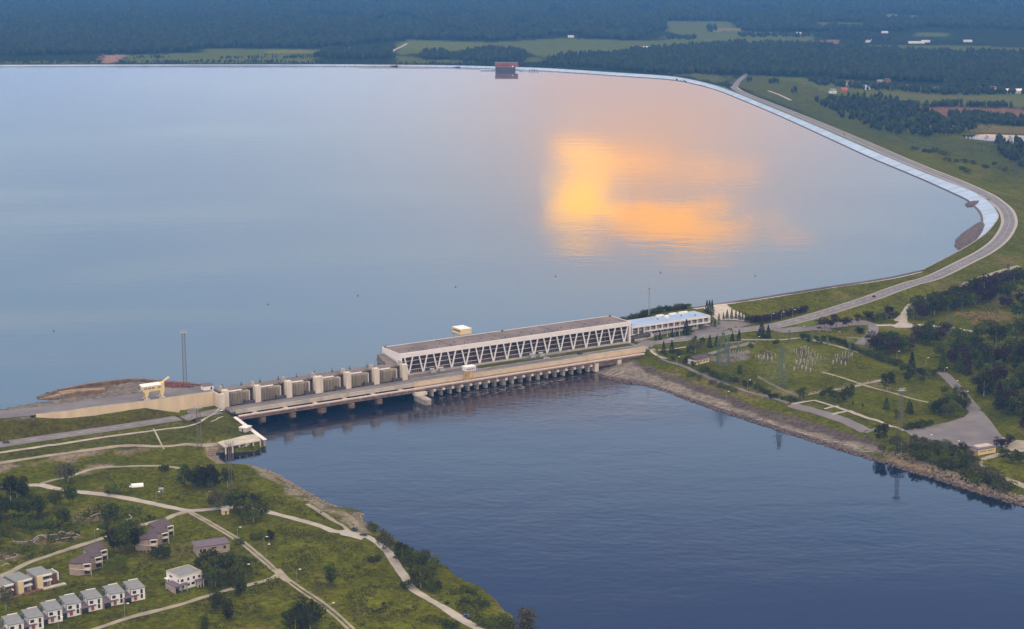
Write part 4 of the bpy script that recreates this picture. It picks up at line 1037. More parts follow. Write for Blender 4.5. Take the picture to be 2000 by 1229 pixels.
# pale concrete fan at the end of the dyke
drape_poly('embankment_paving', [(1364,611),(1385,605.5),(1408,602.5),(1432,606),(1450,614),(1462,623),(1467,630),(1448,627.5),(1425,625.5),(1400,626.5),(1382,628),(1374,620)], 'pale_concrete', .5)
# kerb wall and crest path of the near dyke
nc = smooth(NEARCREST, 6)
wall_ribbon('crest_wall', nc, 'roof_brown', .5, -1, 1.0, 2.5)
ncp = NEARCREST.copy(); drape_strip('crest_path', ncp, 4.5, 'verge', .2, 6)
cc = smooth(CREST[:28], 8); wall_ribbon('crest_kerb', cc, 'verge', .5, -.5, .75, 0)
# rubble spits on the lake side of the slab
def rubble(name, pts, z, n, r, h, m='rubble', label=None, seed=1, sz=(1.2, 2.6)):
    W_ = px(pts, z); rg = np.random.default_rng(seed); V = []; F = []
    lo, hi = W_[:, :2].min(0), W_[:, :2].max(0); cnt = 0
    while cnt < n:
        p = lo + (hi - lo) * rg.random(2)
        if not inside(np.array([p[0]]), np.array([p[1]]), W_)[0]: continue
        d = seg_dist(np.array([p[0]]), np.array([p[1]]), W_, True)[0][0]
        s = rg.uniform(*sz); zz = z - .6 + min(d * .25, h); b_ = len(V)
        for q in ((-1, -1, -1), (1, -1, -1), (1, 1, -1), (-1, 1, -1), (-.6, -.6, .7), (.7, -.5, .6), (.5, .7, .8), (-.6, .5, .6)):
            j = rg.uniform(.6, 1.1, 3) * s * .7; V.append((p[0] + q[0] * j[0], p[1] + q[1] * j[1], zz + q[2] * j[2] * .7))
        for f in ((3, 2, 1, 0), (4, 5, 6, 7), (0, 1, 5, 4), (1, 2, 6, 5), (2, 3, 7, 6), (3, 0, 4, 7)): F.append([b_ + k for k in f])
        cnt += 1
    return tag(mesh_np(name, np.array(V), np.array(F), m), label, 'rocks', kind='stuff')
rubble('rubble_spit', [(1914,434),(1890,449),(1869,466),(1864,480),(1874,491),(1889,489),(1905,473),(1921,452),(1924,438)], ZR, 1500, 0, 1.6, label='brown heap of rubble bulging into the reservoir inside the bend', sz=(1.5, 3.4))
rubble('groyne', [(1886,398),(1890,402),(1897,401),(1919,395),(1918,392),(1896,394)], 17.0, 260, 0, 1.0, label='short dark stone groyne lying across the white slabs', sz=(1.6, 3.0))
rubble('shore_stones', [(1915,434),(1925,438),(1922,455),(1909,474),(1893,489),(1889,486),(1903,470),(1915,452)], ZR + .3, 300, 0, .8, label='thin line of brown stones along the foot of the slabs')
rubble('bank_stones', [(510,912),(545,926),(590,953),(640,981),(690,997),(712,1003),(708,1015),(722,1032),(712,1040),(700,1020),(660,1006),(612,985),(565,955),(520,925)], .8, 900, 0, 1.4, 'rock', 'pale stones strewn along the left river bank', 3, (.5, 1.5))
rubble('bank_stones', [(1150,727),(1216,748),(1258,752),(1300,764),(1344,782),(1420,808),(1500,834),(1640,879),(1737,908),(1837,939),(2000,990),(2000,982),(1837,930),(1737,898),(1640,870),(1500,825),(1420,800),(1344,774),(1258,745),(1216,740)], .5, 1500, 0, 1.0, 'rubble', 'dark stones along the foot of the right river bank', 4, (.6, 1.7))
rubble('bank_stones', [(1722,888),(1775,903),(1850,935),(1950,965),(2020,985),(2020,975),(1950,950),(1850,915),(1775,885),(1722,875)], 2.0, 500, 0, 1.4, 'rock', 'pale boulders on the bare bank below the parking lot', 5, (.7, 1.9))
rubble('bank_stones', [(400,868),(425,866),(420,880),(428,897),(440,905),(425,905),(402,890)], 1.2, 300, 0, 1.4, 'rock', 'pale stones around the little bay beside the landing stage', 6, (.6, 1.6))
rubble('scrap_stones', [(300,746),(370,749),(378,757),(330,756)], 19.5, 90, 0, 1.5, 'rust_red', 'rust red scrap and bushes along the back edge of the plateau', 7, (1.5, 3.2))
wr = smooth(SHORE[:-2], 8); wr[:, 2] = ZR
wall_ribbon('shore_stones', wr, 'rubble', 2.2, -1, .55, 0)
# joints of the paved right bank
bank = px([(1215,712,6.5),(1262,722,6.5),(1345,755,6.5),(1420,782,6.5),(1520,814,6.5),(1620,843,6.5),(1715,872,6.5)]); bankw = px([(1185,733),(1245,746),(1325,769),(1400,797),(1500,829),(1600,859),(1700,891)], .3)
b1 = smooth(bank, 7); b2 = smooth(bankw, 7)
V = []; F = []; rg = np.random.default_rng(9)
for k in range(0, min(len(b1), len(b2)) - 1):
    a, c = b1[k], b2[k]
    if rg.random() < .35: continue
    u0, u1 = rg.uniform(0, .25), rg.uniform(.5, .9)
    p, q_ = a + (c - a) * u0, a + (c - a) * u1; d = q_ - p; tn = np.array([-d[1], d[0], 0]); tn /= np.linalg.norm(tn)
    i0 = len(V); w_ = rg.uniform(.15, .5)
    m_ = (p + q_) / 2
    for a_, s_ in ((p, -1), (m_, -1), (q_, -1), (q_, 1), (m_, 1), (p, 1)): v = a_ + tn * s_ * w_; v[2] = gz(v[0], v[1]) + .35; V.append(v)
    F.append((i0, i0 + 1, i0 + 4, i0 + 5)); F.append((i0 + 1, i0 + 2, i0 + 3, i0 + 4))
tag(mesh_np('bank_paving_joint', np.array(V), np.array(F), 'verge'), kind='structure')

# ------------------------------------------------------------------ houses
def pframe(Fp, Rp, z):
    a = np.array(P(*Fp, z)); b = np.array(P(*Rp, z)); d = b - a
    return a, math.atan2(d[1], d[0]), float(np.linalg.norm(d))
ZH = 4.6
ordn = ['first', 'second', 'third', 'fourth', 'fifth', 'sixth', 'seventh']
rowF = [(16.9,1220.3), (56,1207.4), (93.2,1192.8), (130.4,1180.3), (172.2,1170.3), (216.2,1160), (256.2,1150.8)]
a7, ang7, _ = pframe((256.2,1150.8), (281.6,1145.9), 10.6)
def row_house():
    h = thing('row_house', 'x', 'house', (0, 0, 0), ang7, 'white row houses in the lower left corner')
    W_, Dp = 6.6, 10.4
    MB().box(0, W_, 0, Dp, -1, 5.6).build('wall', 'white_render', h)
    b = MB(); b.prism([(-.45, -.45), (W_ + .3, -.45), (W_ + .3, Dp + .5), (-.45, Dp + .5)], 5.6, 6.0, [6.05, 5.9, 6.2, 6.3]); b.build('roof', 'roof_grey', h)
    b = MB(); b.box(W_ * .35, W_ + .3, Dp + .5, Dp + .8, 6.0, 6.45); b.build('parapet', 'white_render', h)
    for x0, x1, y0, y1, z0, z1 in ((.6, 2.3, -.06, .02, 3.4, 4.8), (4.4, 5.5, -.06, .02, 2.9, 5.0), (4.4, 5.5, -.06, .02, .6, 2.6), (-.06, .02, .6, 1.5, 3.4, 4.8), (-.06, .02, 5.4, 7.0, 3.9, 4.7)):
        f = MB().box(x0, x1, y0, y1, z0, z1).build('window', 'window_glass', h)
    MB().box(1.2, 2.6, -.1, .02, .1, 2.3).build('door', 'orange_door', h)
    b = MB(); b.prism([(-4.2, -2.4), (3.4, -1.3), (3.4, .0), (-.02, .0), (-.02, 6.5), (-4.2, 6.5)], 2.6, 2.85); b.build('carport_roof', 'roof_violet', h)
    b = MB(); b.box(-4.2, -3.9, -2.0, 6.4, -.5, 2.6); b.box(-4.2, -.02, 6.1, 6.4, -.5, 2.6); b.build('carport_wall', 'block_wall', h)
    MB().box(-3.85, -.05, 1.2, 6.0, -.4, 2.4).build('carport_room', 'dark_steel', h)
    MB().box(-1.2, -.05, 8.0, Dp, 2.8, 5.0).build('balcony', 'green_steel', h)
    return h
h0 = row_house()
places = ['nearest the picture corner', 'second from the left', 'third from the left', 'in the middle of seven', 'third from the right', 'second from the right', 'at the right end of seven']
for i, f in enumerate(rowF):
    h = h0 if i == 0 else copy_tree(h0)
    a = P(*f, 10.6); h.location = (float(a[0]), float(a[1]), ZH); h['label'] = 'white row house with orange door, ' + places[i]
# big white house
a, ang, Lr = pframe((350.1,1128.1), (392.8,1116.5), 10.8)
T = thing('villa', 'large white two-storey house with grey flat roof and two violet porches', 'house', (float(a[0]), float(a[1]), ZH), ang)
LW, LD = 12.4, 12.0
MB().box(0, LW, 0, LD, -1, 6.0).build('wall', 'white_render', T)
MB().box(.3, LW - .3, .3, LD - .3, 6.0, 6.2).build('roof', 'roof_grey', T)
b = MB(); b.box(-.1, LW + .1, -.1, .3, 6.0, 6.35); b.box(-.1, LW + .1, LD - .3, LD + .1, 6, 6.5); b.box(-.1, .3, .3, LD - .3, 6, 6.35); b.box(LW - .3, LW + .1, .3, LD - .3, 6, 6.5); b.build('parapet', 'pale_concrete', T)
for x0, z0, w_, hh in ((.8, 3.5, 1.4, 1.4), (4.3, 3.6, 1.1, 1.3), (7.4, 3.6, 1.1, 1.3), (10.3, 3.6, 1.3, 1.2), (4.4, .9, 1.2, 1.2), (6.6, 1.0, 1.6, 1.2)): MB().box(x0, x0 + w_, -.07, .02, z0, z0 + hh).build('window', 'window_glass', T)
for y0, z0, w_, hh in ((.5, 3.5, .9, 1.4), (6.5, 4.2, 2.6, .8), (9.8, 1.0, .6, 1.6)): MB().box(-.07, .02, y0, y0 + w_, z0, z0 + hh).build('window', 'window_glass', T)
b = MB(); b.prism([(-4.0, -2.6), (3.8, -2.6), (3.8, -.08), (-.08, -.08), (-.08, 6.5), (-4.0, 6.5)], 2.7, 3.0); b.build('porch_roof', 'roof_violet', T)
b = MB(); b.box(-4, -3.7, -2.4, 6.3, -.5, 2.7); b.box(-4, -3.6, -2.5, -2.1, -.5, 2.7); b.box(-.4, 0.0, -2.4, -2.0, -.5, 2.7); b.box(2.6, 3.0, -2.3, -1.9, -.5, 2.7); b.build('porch_wall', 'block_wall', T)
b = MB(); b.box(8.2, LW + 4.5, -2.6, -.1, 2.7, 3.0); b.box(LW + .1, LW + 4.5, -.1, 6.5, 2.7, 3.0); b.build('porch_roof', 'roof_violet', T)
b = MB(); [b.box(x, x + .4, -2.5, -2.1, -.5, 2.7) for x in (8.4, 10.0, 11.6, LW + 4)]; b.build('porch_post', 'pier_concrete', T)
for x0 in (1.2, 9.1): MB().box(x0, x0 + 1.1, -.12, .0, 0, 2.2).build('door', 'brick', T)
MB().box(-1.4, 0, 9.2, 12, 2.7, 2.95).build('balcony', 'white_render', T)
# brown-grey bungalow
a, ang, Lr = pframe((385.5,1069.6), (448.4,1060.5), 9.0)
T = thing('bungalow', 'unfinished grey brick house with a violet-grey flat roof behind a clump of trees', 'house', (float(a[0]), float(a[1]), ZH), ang)
MB().box(0, Lr, 0, 8.6, -1, 4.2).build('wall', 'block_wall', T)
b = MB(); b.prism([(-.9, -.3), (Lr + .3, -.4), (Lr + .3, 9.0), (-.9, 9.0)], 4.2, 4.6, [4.5, 4.6, 4.8, 4.7]); b.build('roof', 'roof_violet', T)
for x0, z0, w_, hh in ((1.2, 1.6, 1.0, 1.6), (2.8, 1.6, 1.6, 1.4), (7.2, 2.6, 2.6, .7), (13.4, 1.9, 1.2, 1.4)): MB().box(x0, x0 + w_, -.08, .05, z0, z0 + hh).build('window', 'window_glass', T)
MB().box(4.6, 5.2, -.25, 0, -.5, 4.2).build('chimney_wall', 'block_wall', T)
# brown terraces
def terrace(dx, dy, label):
    z1 = 10.4
    U = [([(262,1052.3),(281,1054.2),(306.8,1051.7),(305,1038.5),(284,1039.7)], 1), ([(306,1042.5),(327.5,1038),(319,1024.7),(284.4,1039.7),(285,1042)], 2), ([(324.7,1027.5),(336.7,1024.1),(321.3,1012.6),(290.2,1023.6),(300,1030)], 3)]
    base = P(290 + dx, 1045 + dy, z1)
    T = thing('terrace_house', label, 'house', (float(base[0]), float(base[1]), ZH), 0, 'unfinished brown terraces')
    for pts, k in U:
        q = px([(x + dx, y + dy) for x, y in pts], z1 + .001 * k); b = MB(base[0], base[1], ZH)
        q0 = np.array([tuple(p[:2]) for p in q]); cc_ = q0.mean(0); qi = cc_ + (q0 - cc_) * .93
        b.prism([tuple(p) for p in qi], 3.5, 10.1 - k * .06); w_ = b.build('wall', 'block_wall', T)
        b = MB(base[0], base[1], ZH); n = len(q0); zt = [10.5 + .5 * (p[1] - q0[:, 1].min()) / (np.ptp(q0[:, 1]) + .1) - k * .05 for p in q0]
        qo = cc_ + (q0 - cc_) * 1.03
        b.prism([tuple(p) for p in qo], 10.15 - k * .05, 10.5, zt); b.build('roof', 'roof_purple', T)
        # balcony at the right end
        r = q0[2] if k == 1 else q0[1]; l = q0[1] if k == 1 else q0[0]; e = (r - l) / np.linalg.norm(r - l); nn = np.array([e[1], -e[0]])
        c = r - e * 1.9 + nn * .3; an = math.atan2(e[1], e[0])
        bal = new_obj('balcony', None, T); bpy.data.objects.remove(bal)
        b = MB(); b.box(-1.9, 1.9, -.9, 1.0, 2.6, 2.9); b.box(-1.9, 1.9, -.9, -.7, 2.9, 3.8); b.box(-1.9, 1.9, -.9, 1.0, 5.2, 5.5); b.box(1.65, 1.9, -.9, -.65, -.8, 5.2); b.box(-1.9, -1.65, -.9, -.65, 2.9, 5.2)
        o = b.build('balcony', 'pier_concrete', T); o.location = (c[0] - base[0], c[1] - base[1], 0); o.rotation_euler = (0, 0, an)
        for z0 in (3.1, .3):
            o = MB().box(-1.2, 1.2, -.02, .12, z0, z0 + 1.9).build('window', 'window_glass', T); o.location = (c[0] - base[0], c[1] - base[1], 0); o.rotation_euler = (0, 0, an)
        if k == 1:
            l = q0[0]; r = q0[1]; e = r - l; le = np.linalg.norm(e); e /= le; an = math.atan2(e[1], e[0])
            o = MB().box(.3, le + 6, -.12, .3, 2.6, 2.9).build('floor_band', 'pier_concrete', T); o.location = (qi[0][0] - base[0], qi[0][1] - base[1], 0); o.rotation_euler = (0, 0, an)
terrace(0, 0, 'unfinished brown terrace of three stepped houses right of the tree clump')
terrace(-129.4, 47, 'unfinished brown terrace of three stepped houses left of the tree clump')
# yellow panelled duplex houses
def duplex(Fp, Rp, label, wing):
    a, ang, Lr = pframe(Fp, Rp, 10.4); Lr = 7.6
    T = thing('modern_house', label, 'house', (float(a[0]), float(a[1]), ZH), ang, 'grey-roofed houses with yellow wall panels')
    MB().box(0, Lr, 1.4, 11, -1, 5.6).build('wall', 'block_wall', T); MB().box(-.02, .5, 0, 1.38, -1, 5.6).build('side_wall', 'pale_concrete', T)
    b = MB(); b.prism([(-.3, -.1), (Lr + .2, -.1), (Lr + .2, 11.3), (-.3, 11.3)], 5.65, 6.0, [5.95, 5.95, 6.4, 6.4]); b.build('roof', 'roof_grey', T)
    MB().box(.1, 3.0, -.7, -.12, -.6, 6.2).build('yellow_panel', 'yellow_render', T)
    MB().box(3.0, Lr + .2, -.5, -.12, 5.2, 6.1).build('fascia', 'white_render', T); MB().box(3.0, Lr + .2, -.5, 1.4, 2.5, 3.1).build('balcony', 'white_render', T)
    MB().box(3.2, Lr - .3, 1.2, 1.38, 3.2, 5.1).build('window', 'window_glass', T); MB().box(3.3, 5.6, 1.15, 1.38, 0, 2.3).build('door', 'brick', T)
    MB().box(Lr - .9, Lr - .6, -.4, -.1, -.5, 2.5).build('post', 'pale_concrete', T)
    MB().box(Lr + .02, Lr + 3.6, 2.2, 8, -1, 4.6).build('wing', 'brick', T); MB().box(Lr + .02, Lr + 3.8, 2.0, 8.4, 4.6, 4.9).build('wing_roof', 'roof_grey', T)
    if wing: MB().box(Lr + 3.8, Lr + 4.1, .6, 8, 1.2, 5.2).build('fin_wall', 'white_render', T)
    MB().box(2.0, Lr + (6 if wing else 3), -3.4, -.8, -.8, .15).build('terrace', 'brick' if not wing else 'pale_concrete', T)
duplex((33.4,1137.8), (60.2,1130), 'grey-roofed house with a yellow wall panel, left one of the pair', False)
duplex((70.8,1127.2), (97.6,1120.7), 'grey-roofed house with a yellow panel and white fin wall, right one of the pair', True)
duplex((-4,1148.5), (23,1141), 'grey-roofed house at the left picture edge, mostly hidden by a birch', False)
# yellow switchyard house
a, ang, Lr = pframe((1358.5,704.5), (1387,698.5), 10.5)
T = thing('switchyard_house', 'small yellow house with a purple gabled roof at the edge of the switchyard', 'house', (float(a[0]), float(a[1]), 7.2), ang)
Lr = 14.2; MB().box(0, Lr, 0, 8, -1, 3.6).build('wall', 'yellow_render', T); MB().box(-.1, -.01, .1, 7.9, -1, 3.6).build('end_wall', 'white_render', T)
b = MB(); b._add([(-.5, -.6, 3.5), (Lr + .5, -.6, 3.5), (Lr + .5, 4, 5.9), (-.5, 4, 5.9), (Lr + .5, 8.6, 3.5), (-.5, 8.6, 3.5)], [(0, 1, 2, 3), (3, 2, 4, 5), (0, 3, 5), (1, 4, 2), (0, 5, 4, 1)]); b.build('roof', 'roof_purple', T)
for x0 in (1.2, 5.0, 8.4, 11.2): MB().box(x0, x0 + 1.0, -.07, .02, 1.3, 2.5).build('window', 'window_glass', T)
MB().box(2.8, 3.9, -.1, .02, 0, 2.6).build('door', 'dark_steel', T); MB().box(-.18, -.1, 3.2, 4.4, 0, 2.2).build('door', 'dark_steel', T)
# gatehouse by the parking lot
a, ang, Lr = pframe((1893,887.5), (1946,873.5), 7.0)
a, ang, Lr = pframe((1911,878.5), (1945,873), 10.8)
T = thing('gatehouse', 'low pink-cream building with a purple flat roof beside the big parking lot', 'building', (float(a[0]), float(a[1]), 7.0), ang)
MB().box(0, 13.5, 0, 7, -1.5, 3.6).build('wall', 'cream_paint', T); MB().box(-.5, 13.9, -.4, 7.4, 3.6, 4.0).build('roof', 'roof_violet', T); MB().box(2, 13, 2, 7, 4.0, 4.5).build('roof_parapet', 'pale_concrete', T)
for k in range(8): x0 = 1.6 + k * 1.25 + (.8 if k > 3 else 0); MB().box(x0, x0 + .6, -.07, .02, 1.9, 2.6).build('window', 'window_glass', T)
MB().box(-5.6, -.02, .8, 6, -1.5, 2.6).build('annex', 'block_wall', T); MB().box(-6, -.5, .3, 6.4, 2.6, 2.9).build('annex_roof', 'roof_violet', T)
# small sheds and bits in the meadow
def hut(x, y, s, label, m, roof, name='hut', cat='hut', ang=.4, h=2.3):
    p = at_many([(x, y)])[0]; T = thing(name, label, cat, tuple(p), ang)
    MB().box(-s, s, -s * .8, s * .8, -.3, h).build('wall', m, T); b = MB(); b.prism([(-s * 1.15, -s), (s * 1.15, -s), (s * 1.15, s), (-s * 1.15, s)], h, h + .2, [h + .2, h + .2, h + .6, h + .6]); b.build('roof', roof, T)
    MB().box(-.4, .4, -s * .8 - .05, -s * .8, 0, 1.9 * h / 2.3).build('door', 'dark_steel', T)
hut(440, 1004, 1.8, 'tiny pale wooden hut beside the track at the fork', 'cream_paint', 'pale_concrete')
hut(315, 962, 1.2, 'grey metal box standing in the meadow', 'galv', 'galv', 'cabinet', 'cabinet', .2, 2.0)
p = at_many([(268, 950)])[0]
T = thing('greenhouse', 'white plastic covered greenhouse tunnel in the meadow', 'greenhouse', tuple(p), .28)
b = MB(); n = 9
for i in range(n):
    a1, a2 = math.pi * i / n, math.pi * (i + 1) / n
    b.quadprism([(-3.4, -2 * math.cos(a1), 1.7 * math.sin(a1)), (3.4, -2 * math.cos(a1), 1.7 * math.sin(a1)), (3.4, -2 * math.cos(a2), 1.7 * math.sin(a2)), (-3.4, -2 * math.cos(a2), 1.7 * math.sin(a2))], (0, 0, .05))
b.build('cover', 'tarp_white', T, False); MB().box(-3.3, -3.1, -1.7, 1.7, 0, 1.4).build('end_panel', 'galv', T); b = MB(); b.bar((-4.6, -1.2, .5), (-3.4, -1.2, .5), .5, .5, 8); b.build('barrel', 'tarp_white', T)
def ruin(lines, label):
    q0 = at_many(lines[0])[0]; T = thing('foundation_ruin', label, 'foundation', tuple(q0)); rr = random.Random(4)
    for ln in lines:
        b = MB(*q0)
        W_ = smooth(at_many(ln), 2.0)
        hh = [rr.uniform(.1, .6) for _ in W_]
        for i in range(len(W_) - 1): a, c = W_[i], W_[i + 1]; b.bar((a[0], a[1], a[2] + hh[i]), (c[0], c[1], c[2] + hh[i + 1]), .28, .28)
        b.build('wall', 'verge', T)
ruin([[(25,1058),(60,1058),(78,1047),(92,1052)],[(78,1046),(110,1046),(118,1040)],[(64,1061),(76,1052)],[(118,1040),(150,1045),(156,1047)],[(150,1049),(108,1056)]], 'long row of overgrown pale foundation walls in the left meadow')
ruin([[(139,1012),(150,1010),(165,1014)],[(172,1012),(196,1004),(198,1012)],[(238,1006),(244,1010)],[(252,1007),(257,1014),(240,1018)]], 'short overgrown foundation walls left of the lone round tree')
ruin([[(0,1096),(18,1092),(36,1086)],[(28,1082),(36,1087)],[(2,1108),(12,1102),(18,1103)]], 'overgrown foundation walls at the left picture edge')
# pumping station across the reservoir
p = P(990, 139, ZR)
T = thing('pump_station', 'red brick pumping station with a dark base on the far shore', 'building', (float(p[0]), float(p[1]) + 20, ZR), 0)
MB().box(-27, 20, -14, 12, -3, 8.5).build('base', 'dark_steel', T); MB().box(-27.5, 26, -12, 14, 8.5, 18).build('wall', 'red_brick', T); MB().box(-28, 26.5, -12.5, 14.5, 18, 18.8).build('roof', 'roof_brown', T)
for k in range(9): MB().box(-24 + k * 5.2, -21.5 + k * 5.2, -12.3, -12, 11, 14).build('window', 'window_glass', T)
MB().box(12, 15, -13.2, -12, 8.5, 12).build('door', 'white_render', T)
b = MB(); b.box(-62, -28, -6, 14, -3, 2.2); b.box(27, 66, -6, 14, -3, 2.2); b.build('quay', 'slab', T)
b = MB(); [b.box(x, x + 1.2, -30, -28.5, -2, 3.5) for x in (52, 58, 64, 71)]; b.box(52, 72, -30, -28.5, 3.5, 4); b.build('mooring', 'dark_steel', T)
for i, x in enumerate((32, )): MB().box(x, x + 3, -8, -5, 2.2, 6).build('light_hut', 'white_render', T)

# ------------------------------------------------------------------ lattice masts, pylons, poles, lamps
def lattice(b, w0, w1, z0, z1, n, r=.1):
    for i in range(n):
        t0, t1 = i / n, (i + 1) / n; za, zb = z0 + (z1 - z0) * t0, z0 + (z1 - z0) * t1; wa, wb = w0 + (w1 - w0) * t0, w0 + (w1 - w0) * t1
        ca = [(-wa, -wa), (wa, -wa), (wa, wa), (-wa, wa)]; cb = [(-wb, -wb), (wb, -wb), (wb, wb), (-wb, wb)]
        for k in range(4):
            j = (k + 1) % 4; b.bar((*ca[k], za), (*cb[k], zb), r * 1.3); b.bar((*ca[k], za), (*cb[j], zb), r * .8); b.bar((*cb[k], zb), (*cb[j], zb), r * .8)
def flood_mast(x, y, h, label, w_=1.0, z=None, m='mast_steel', head=2.4):
    if z is None: p = at_many([(x, y)])[0]
    else: a = P(x, y, z); p = (float(a[0]), float(a[1]), z)
    T = thing('floodlight_mast', label, 'mast', tuple(p), .3)
    b = MB(); lattice(b, w_, w_ * .75, 0, h, int(h / 2.6), .085); b.build('tower', m, T)
    b = MB(); b.box(-head, head, -head * .6, head * .6, h, h + .25); [b.bar((x, y, h), (x, y, h + 1.6), .08) for x in (-head, head) for y in (-head * .6, head * .6)]; b.build('platform', 'galv', T)
    for k in range(4): o = MB().box(-.3, .3, -.2, .2, -.3, .3).build('floodlight', 'insulator', T); o.location = ((-head + .7) + k * (head - .7) * .66, -head * .4, h + 1.6)
flood_mast(362, 757, 37, 'tall lattice floodlight mast standing at the water edge of the plateau', 1.1, 19)
flood_mast(390, 874, 25, 'lattice mast on the grass bank below the road bridge', 1.3)
flood_mast(451, 957, 27, 'slender lattice mast beside the dark tree at the river bay', .8)
flood_mast(1757, 845, 27, 'lattice floodlight mast at the corner of the parking lot', 1.1)
p = D(244, 36)
T = thing('mast', 'thin dark pole mast behind the office building', 'mast', (*p, 19.3)); b = MB(); b.bar((0, 0, 0), (0, 0, 21), .45, .3, 8); b.build('pole', 'grey_steel', T); b = MB(); b.box(-1.2, 1.2, -.8, .8, 19.2, 19.5); b.box(-.7, .7, -.4, .4, 20.6, 22.2); b.build('platform', 'grey_steel', T)
def lamp(x, y, label, group, h=8, z=None, arm=1.3, rz=0.0):
    p = at_many([(x, y)])[0] if z is None else (*[float(v) for v in P(x, y, z)], z)
    T = thing('street_lamp', label, 'lamp', tuple(p), rz, group)
    b = MB(); b.bar((0, 0, 0), (0, 0, h), .12, .08, 6); b.bar((0, 0, h), (arm, 0, h + .3), .07, .05, 5); b.build('pole', 'galv', T)
    MB().box(arm - .2, arm + .9, -.22, .22, h + .15, h + .45).build('lamp_head', 'lamp_white', T)
for x, y, lb in [(306,985,'street lamp beside the gravel track above the fork'),(405,985,'street lamp above the fork of the gravel tracks'),(464,1056,'street lamp between the violet roofed bungalow and the double track'),(480,1130,'street lamp beside the tree clump of the big white house'),(516,1075,'left one of two lamps below the pole tree'),(520,1090,'lower one of two lamps below the pole tree'),(580,1140,'street lamp right of the junction of the dirt tracks'),(645,1207,'street lamp beside the double track near the bottom edge'),(244,1208,'street lamp in front of the white row houses'),(115,1235,'street lamp before the left row houses at the bottom edge'),(186,1060,'street lamp left of the tree clump between the terraces'),(1478,676,'street lamp on the road behind the pylons'),(1566,655,'street lamp at the bend of the side road'),(1635,666,'street lamp behind the hedge of the switchyard'),(1751,705,'street lamp behind the hedge at the right end of the switchyard'),(1808,718,'street lamp beside the round wood at the right'),(1844,738,'street lamp at the upper end of the curved road'),(1864,764,'street lamp on the curved road below the wood'),(1884,785,'street lamp where the curved road meets the parking lot'),(1813,872,'left lamp of the parking lot'),(1866,884,'lamp in the hedge of the parking lot'),(1322,716,'white lamp on the path above the right bank'),(1460,762,'white lamp on the path beside the hedge'),(1418,785,'white lamp low on the paved right bank'),(1507,630,'lamp before the dark purple bushes'),(1526,627,'lamp in front of the dark purple hedge'),(1548,622,'lamp at the right end of the purple hedge')]:
    lamp(x, y, lb, 'street lamps', 7)
for i in range(4):
    s_ = 228 + i * 6.0; x, y = D(s_, -1)
    T = thing('flag_pole', 'bare white flag pole before the office building, ' + ['leftmost', 'second from left', 'third from left', 'rightmost'][i] + ' of four', 'flag pole', (x, y, 9.9), 0, 'flag poles'); b = MB(); b.bar((0, 0, 0), (0, 0, 9), .14, .09, 6); b.build('pole', 'white_paint', T)
    o = MB().box(-.3, .3, -.3, .3, 0, .3).build('foot', 'pale_concrete', T)
# high voltage gantries and pylons of the switchyard
def portal(x, y, h, w_, label, rz, group='green lattice portals of the switchyard', arms=True):
    p = at_many([(x, y)])[0]; T = thing('portal_pylon', label, 'pylon', tuple(p), rz, group)
    for sx in (-w_, w_):
        b = MB(); lattice(b, .75, .35, 0, h, 7, .1); o = b.build('leg', 'green_steel', T); o.location = (sx, 0, 0)
    b = MB(); b.box(-w_ - 3, w_ + 3, -.3, .3, h, h + .25); b.box(-w_ - 3, w_ + 3, -.3, -.15, h + .7, h + .9)
    for k in np.arange(-w_ - 3, w_ + 2, 1.6): b.bar((k, 0, h + .1), (k + .8, 0, h + .8), .07); b.bar((k + .8, 0, h + .8), (k + 1.6, 0, h + .1), .07)
    b.build('crossbeam', 'galv', T)
    for k in (-w_, 0, w_): MB().bar((k, -.1, h), (k, -.6, h - 1.8), .14, .14, 6).build('insulator', 'insulator', T)
def pylon(x, y, h, label, rz=.3, w_=2.6, m='green_steel'):
    p = at_many([(x, y)])[0]; T = thing('pylon', label, 'pylon', tuple(p), rz, 'lattice pylons')
    b = MB(); lattice(b, w_, .5, 0, h, 9, .13); b.build('tower', m, T)
    for zz, ll in ((h * .68, 5.5), (h * .84, 4.2), (h * .97, 3)):
        b = MB(); b.bar((-ll, 0, zz), (ll, 0, zz), .14); b.bar((-ll, 0, zz), (0, 0, zz + 1.4), .09); b.bar((ll, 0, zz), (0, 0, zz + 1.4), .09); b.build('crossarm', m, T)
portal(1412, 712, 22, 5, 'tall green portal beside the yellow house with bright white beam', .55)
pylon(1411, 720, 27, 'green lattice pylon nearest the yellow switchyard house', .2, 3.2)
portal(1600, 672, 11, 6, 'green portal at the back fence under the red pines', -.35)
portal(1675, 692, 12, 6, 'green portal at the back right corner of the switchyard', -.3)
portal(1530, 668, 9, 5, 'low green portal at the back left of the switchyard', .3)
portal(1430, 690, 8, 5, 'low green portal between the spruces and the switchyard', .35)
pylon(1525, 756, 28, 'thin green pylon alone in the middle of the switchyard meadow', .4, 3.4)
pylon(1855, 655, 15, 'dark lattice pylon beside the pale track at the right', .5, 1.6)
pylon(1985, 352, 26, 'far dark pylon at the right edge above the dyke road', .2, 3, 'dark_steel')
pylon(1968, 545, 14, 'dark pylon behind the wood at the dyke bend', .2, 1.8, 'dark_steel')
def ORD(i, pts):
    n = len(pts); k = sorted(range(n), key=lambda j: pts[j][0]).index(i)
    w_ = ['leftmost', 'second from left', 'third from left', 'fourth from left', 'fifth from left', 'sixth from left', 'seventh from left', 'eighth from left', 'ninth from left', 'tenth from left', 'eleventh from left', 'twelfth from left', 'thirteenth from left', 'fourteenth from left', 'fifteenth from left', 'sixteenth from left']
    return 'rightmost' if k == n - 1 and n > 1 else w_[k]
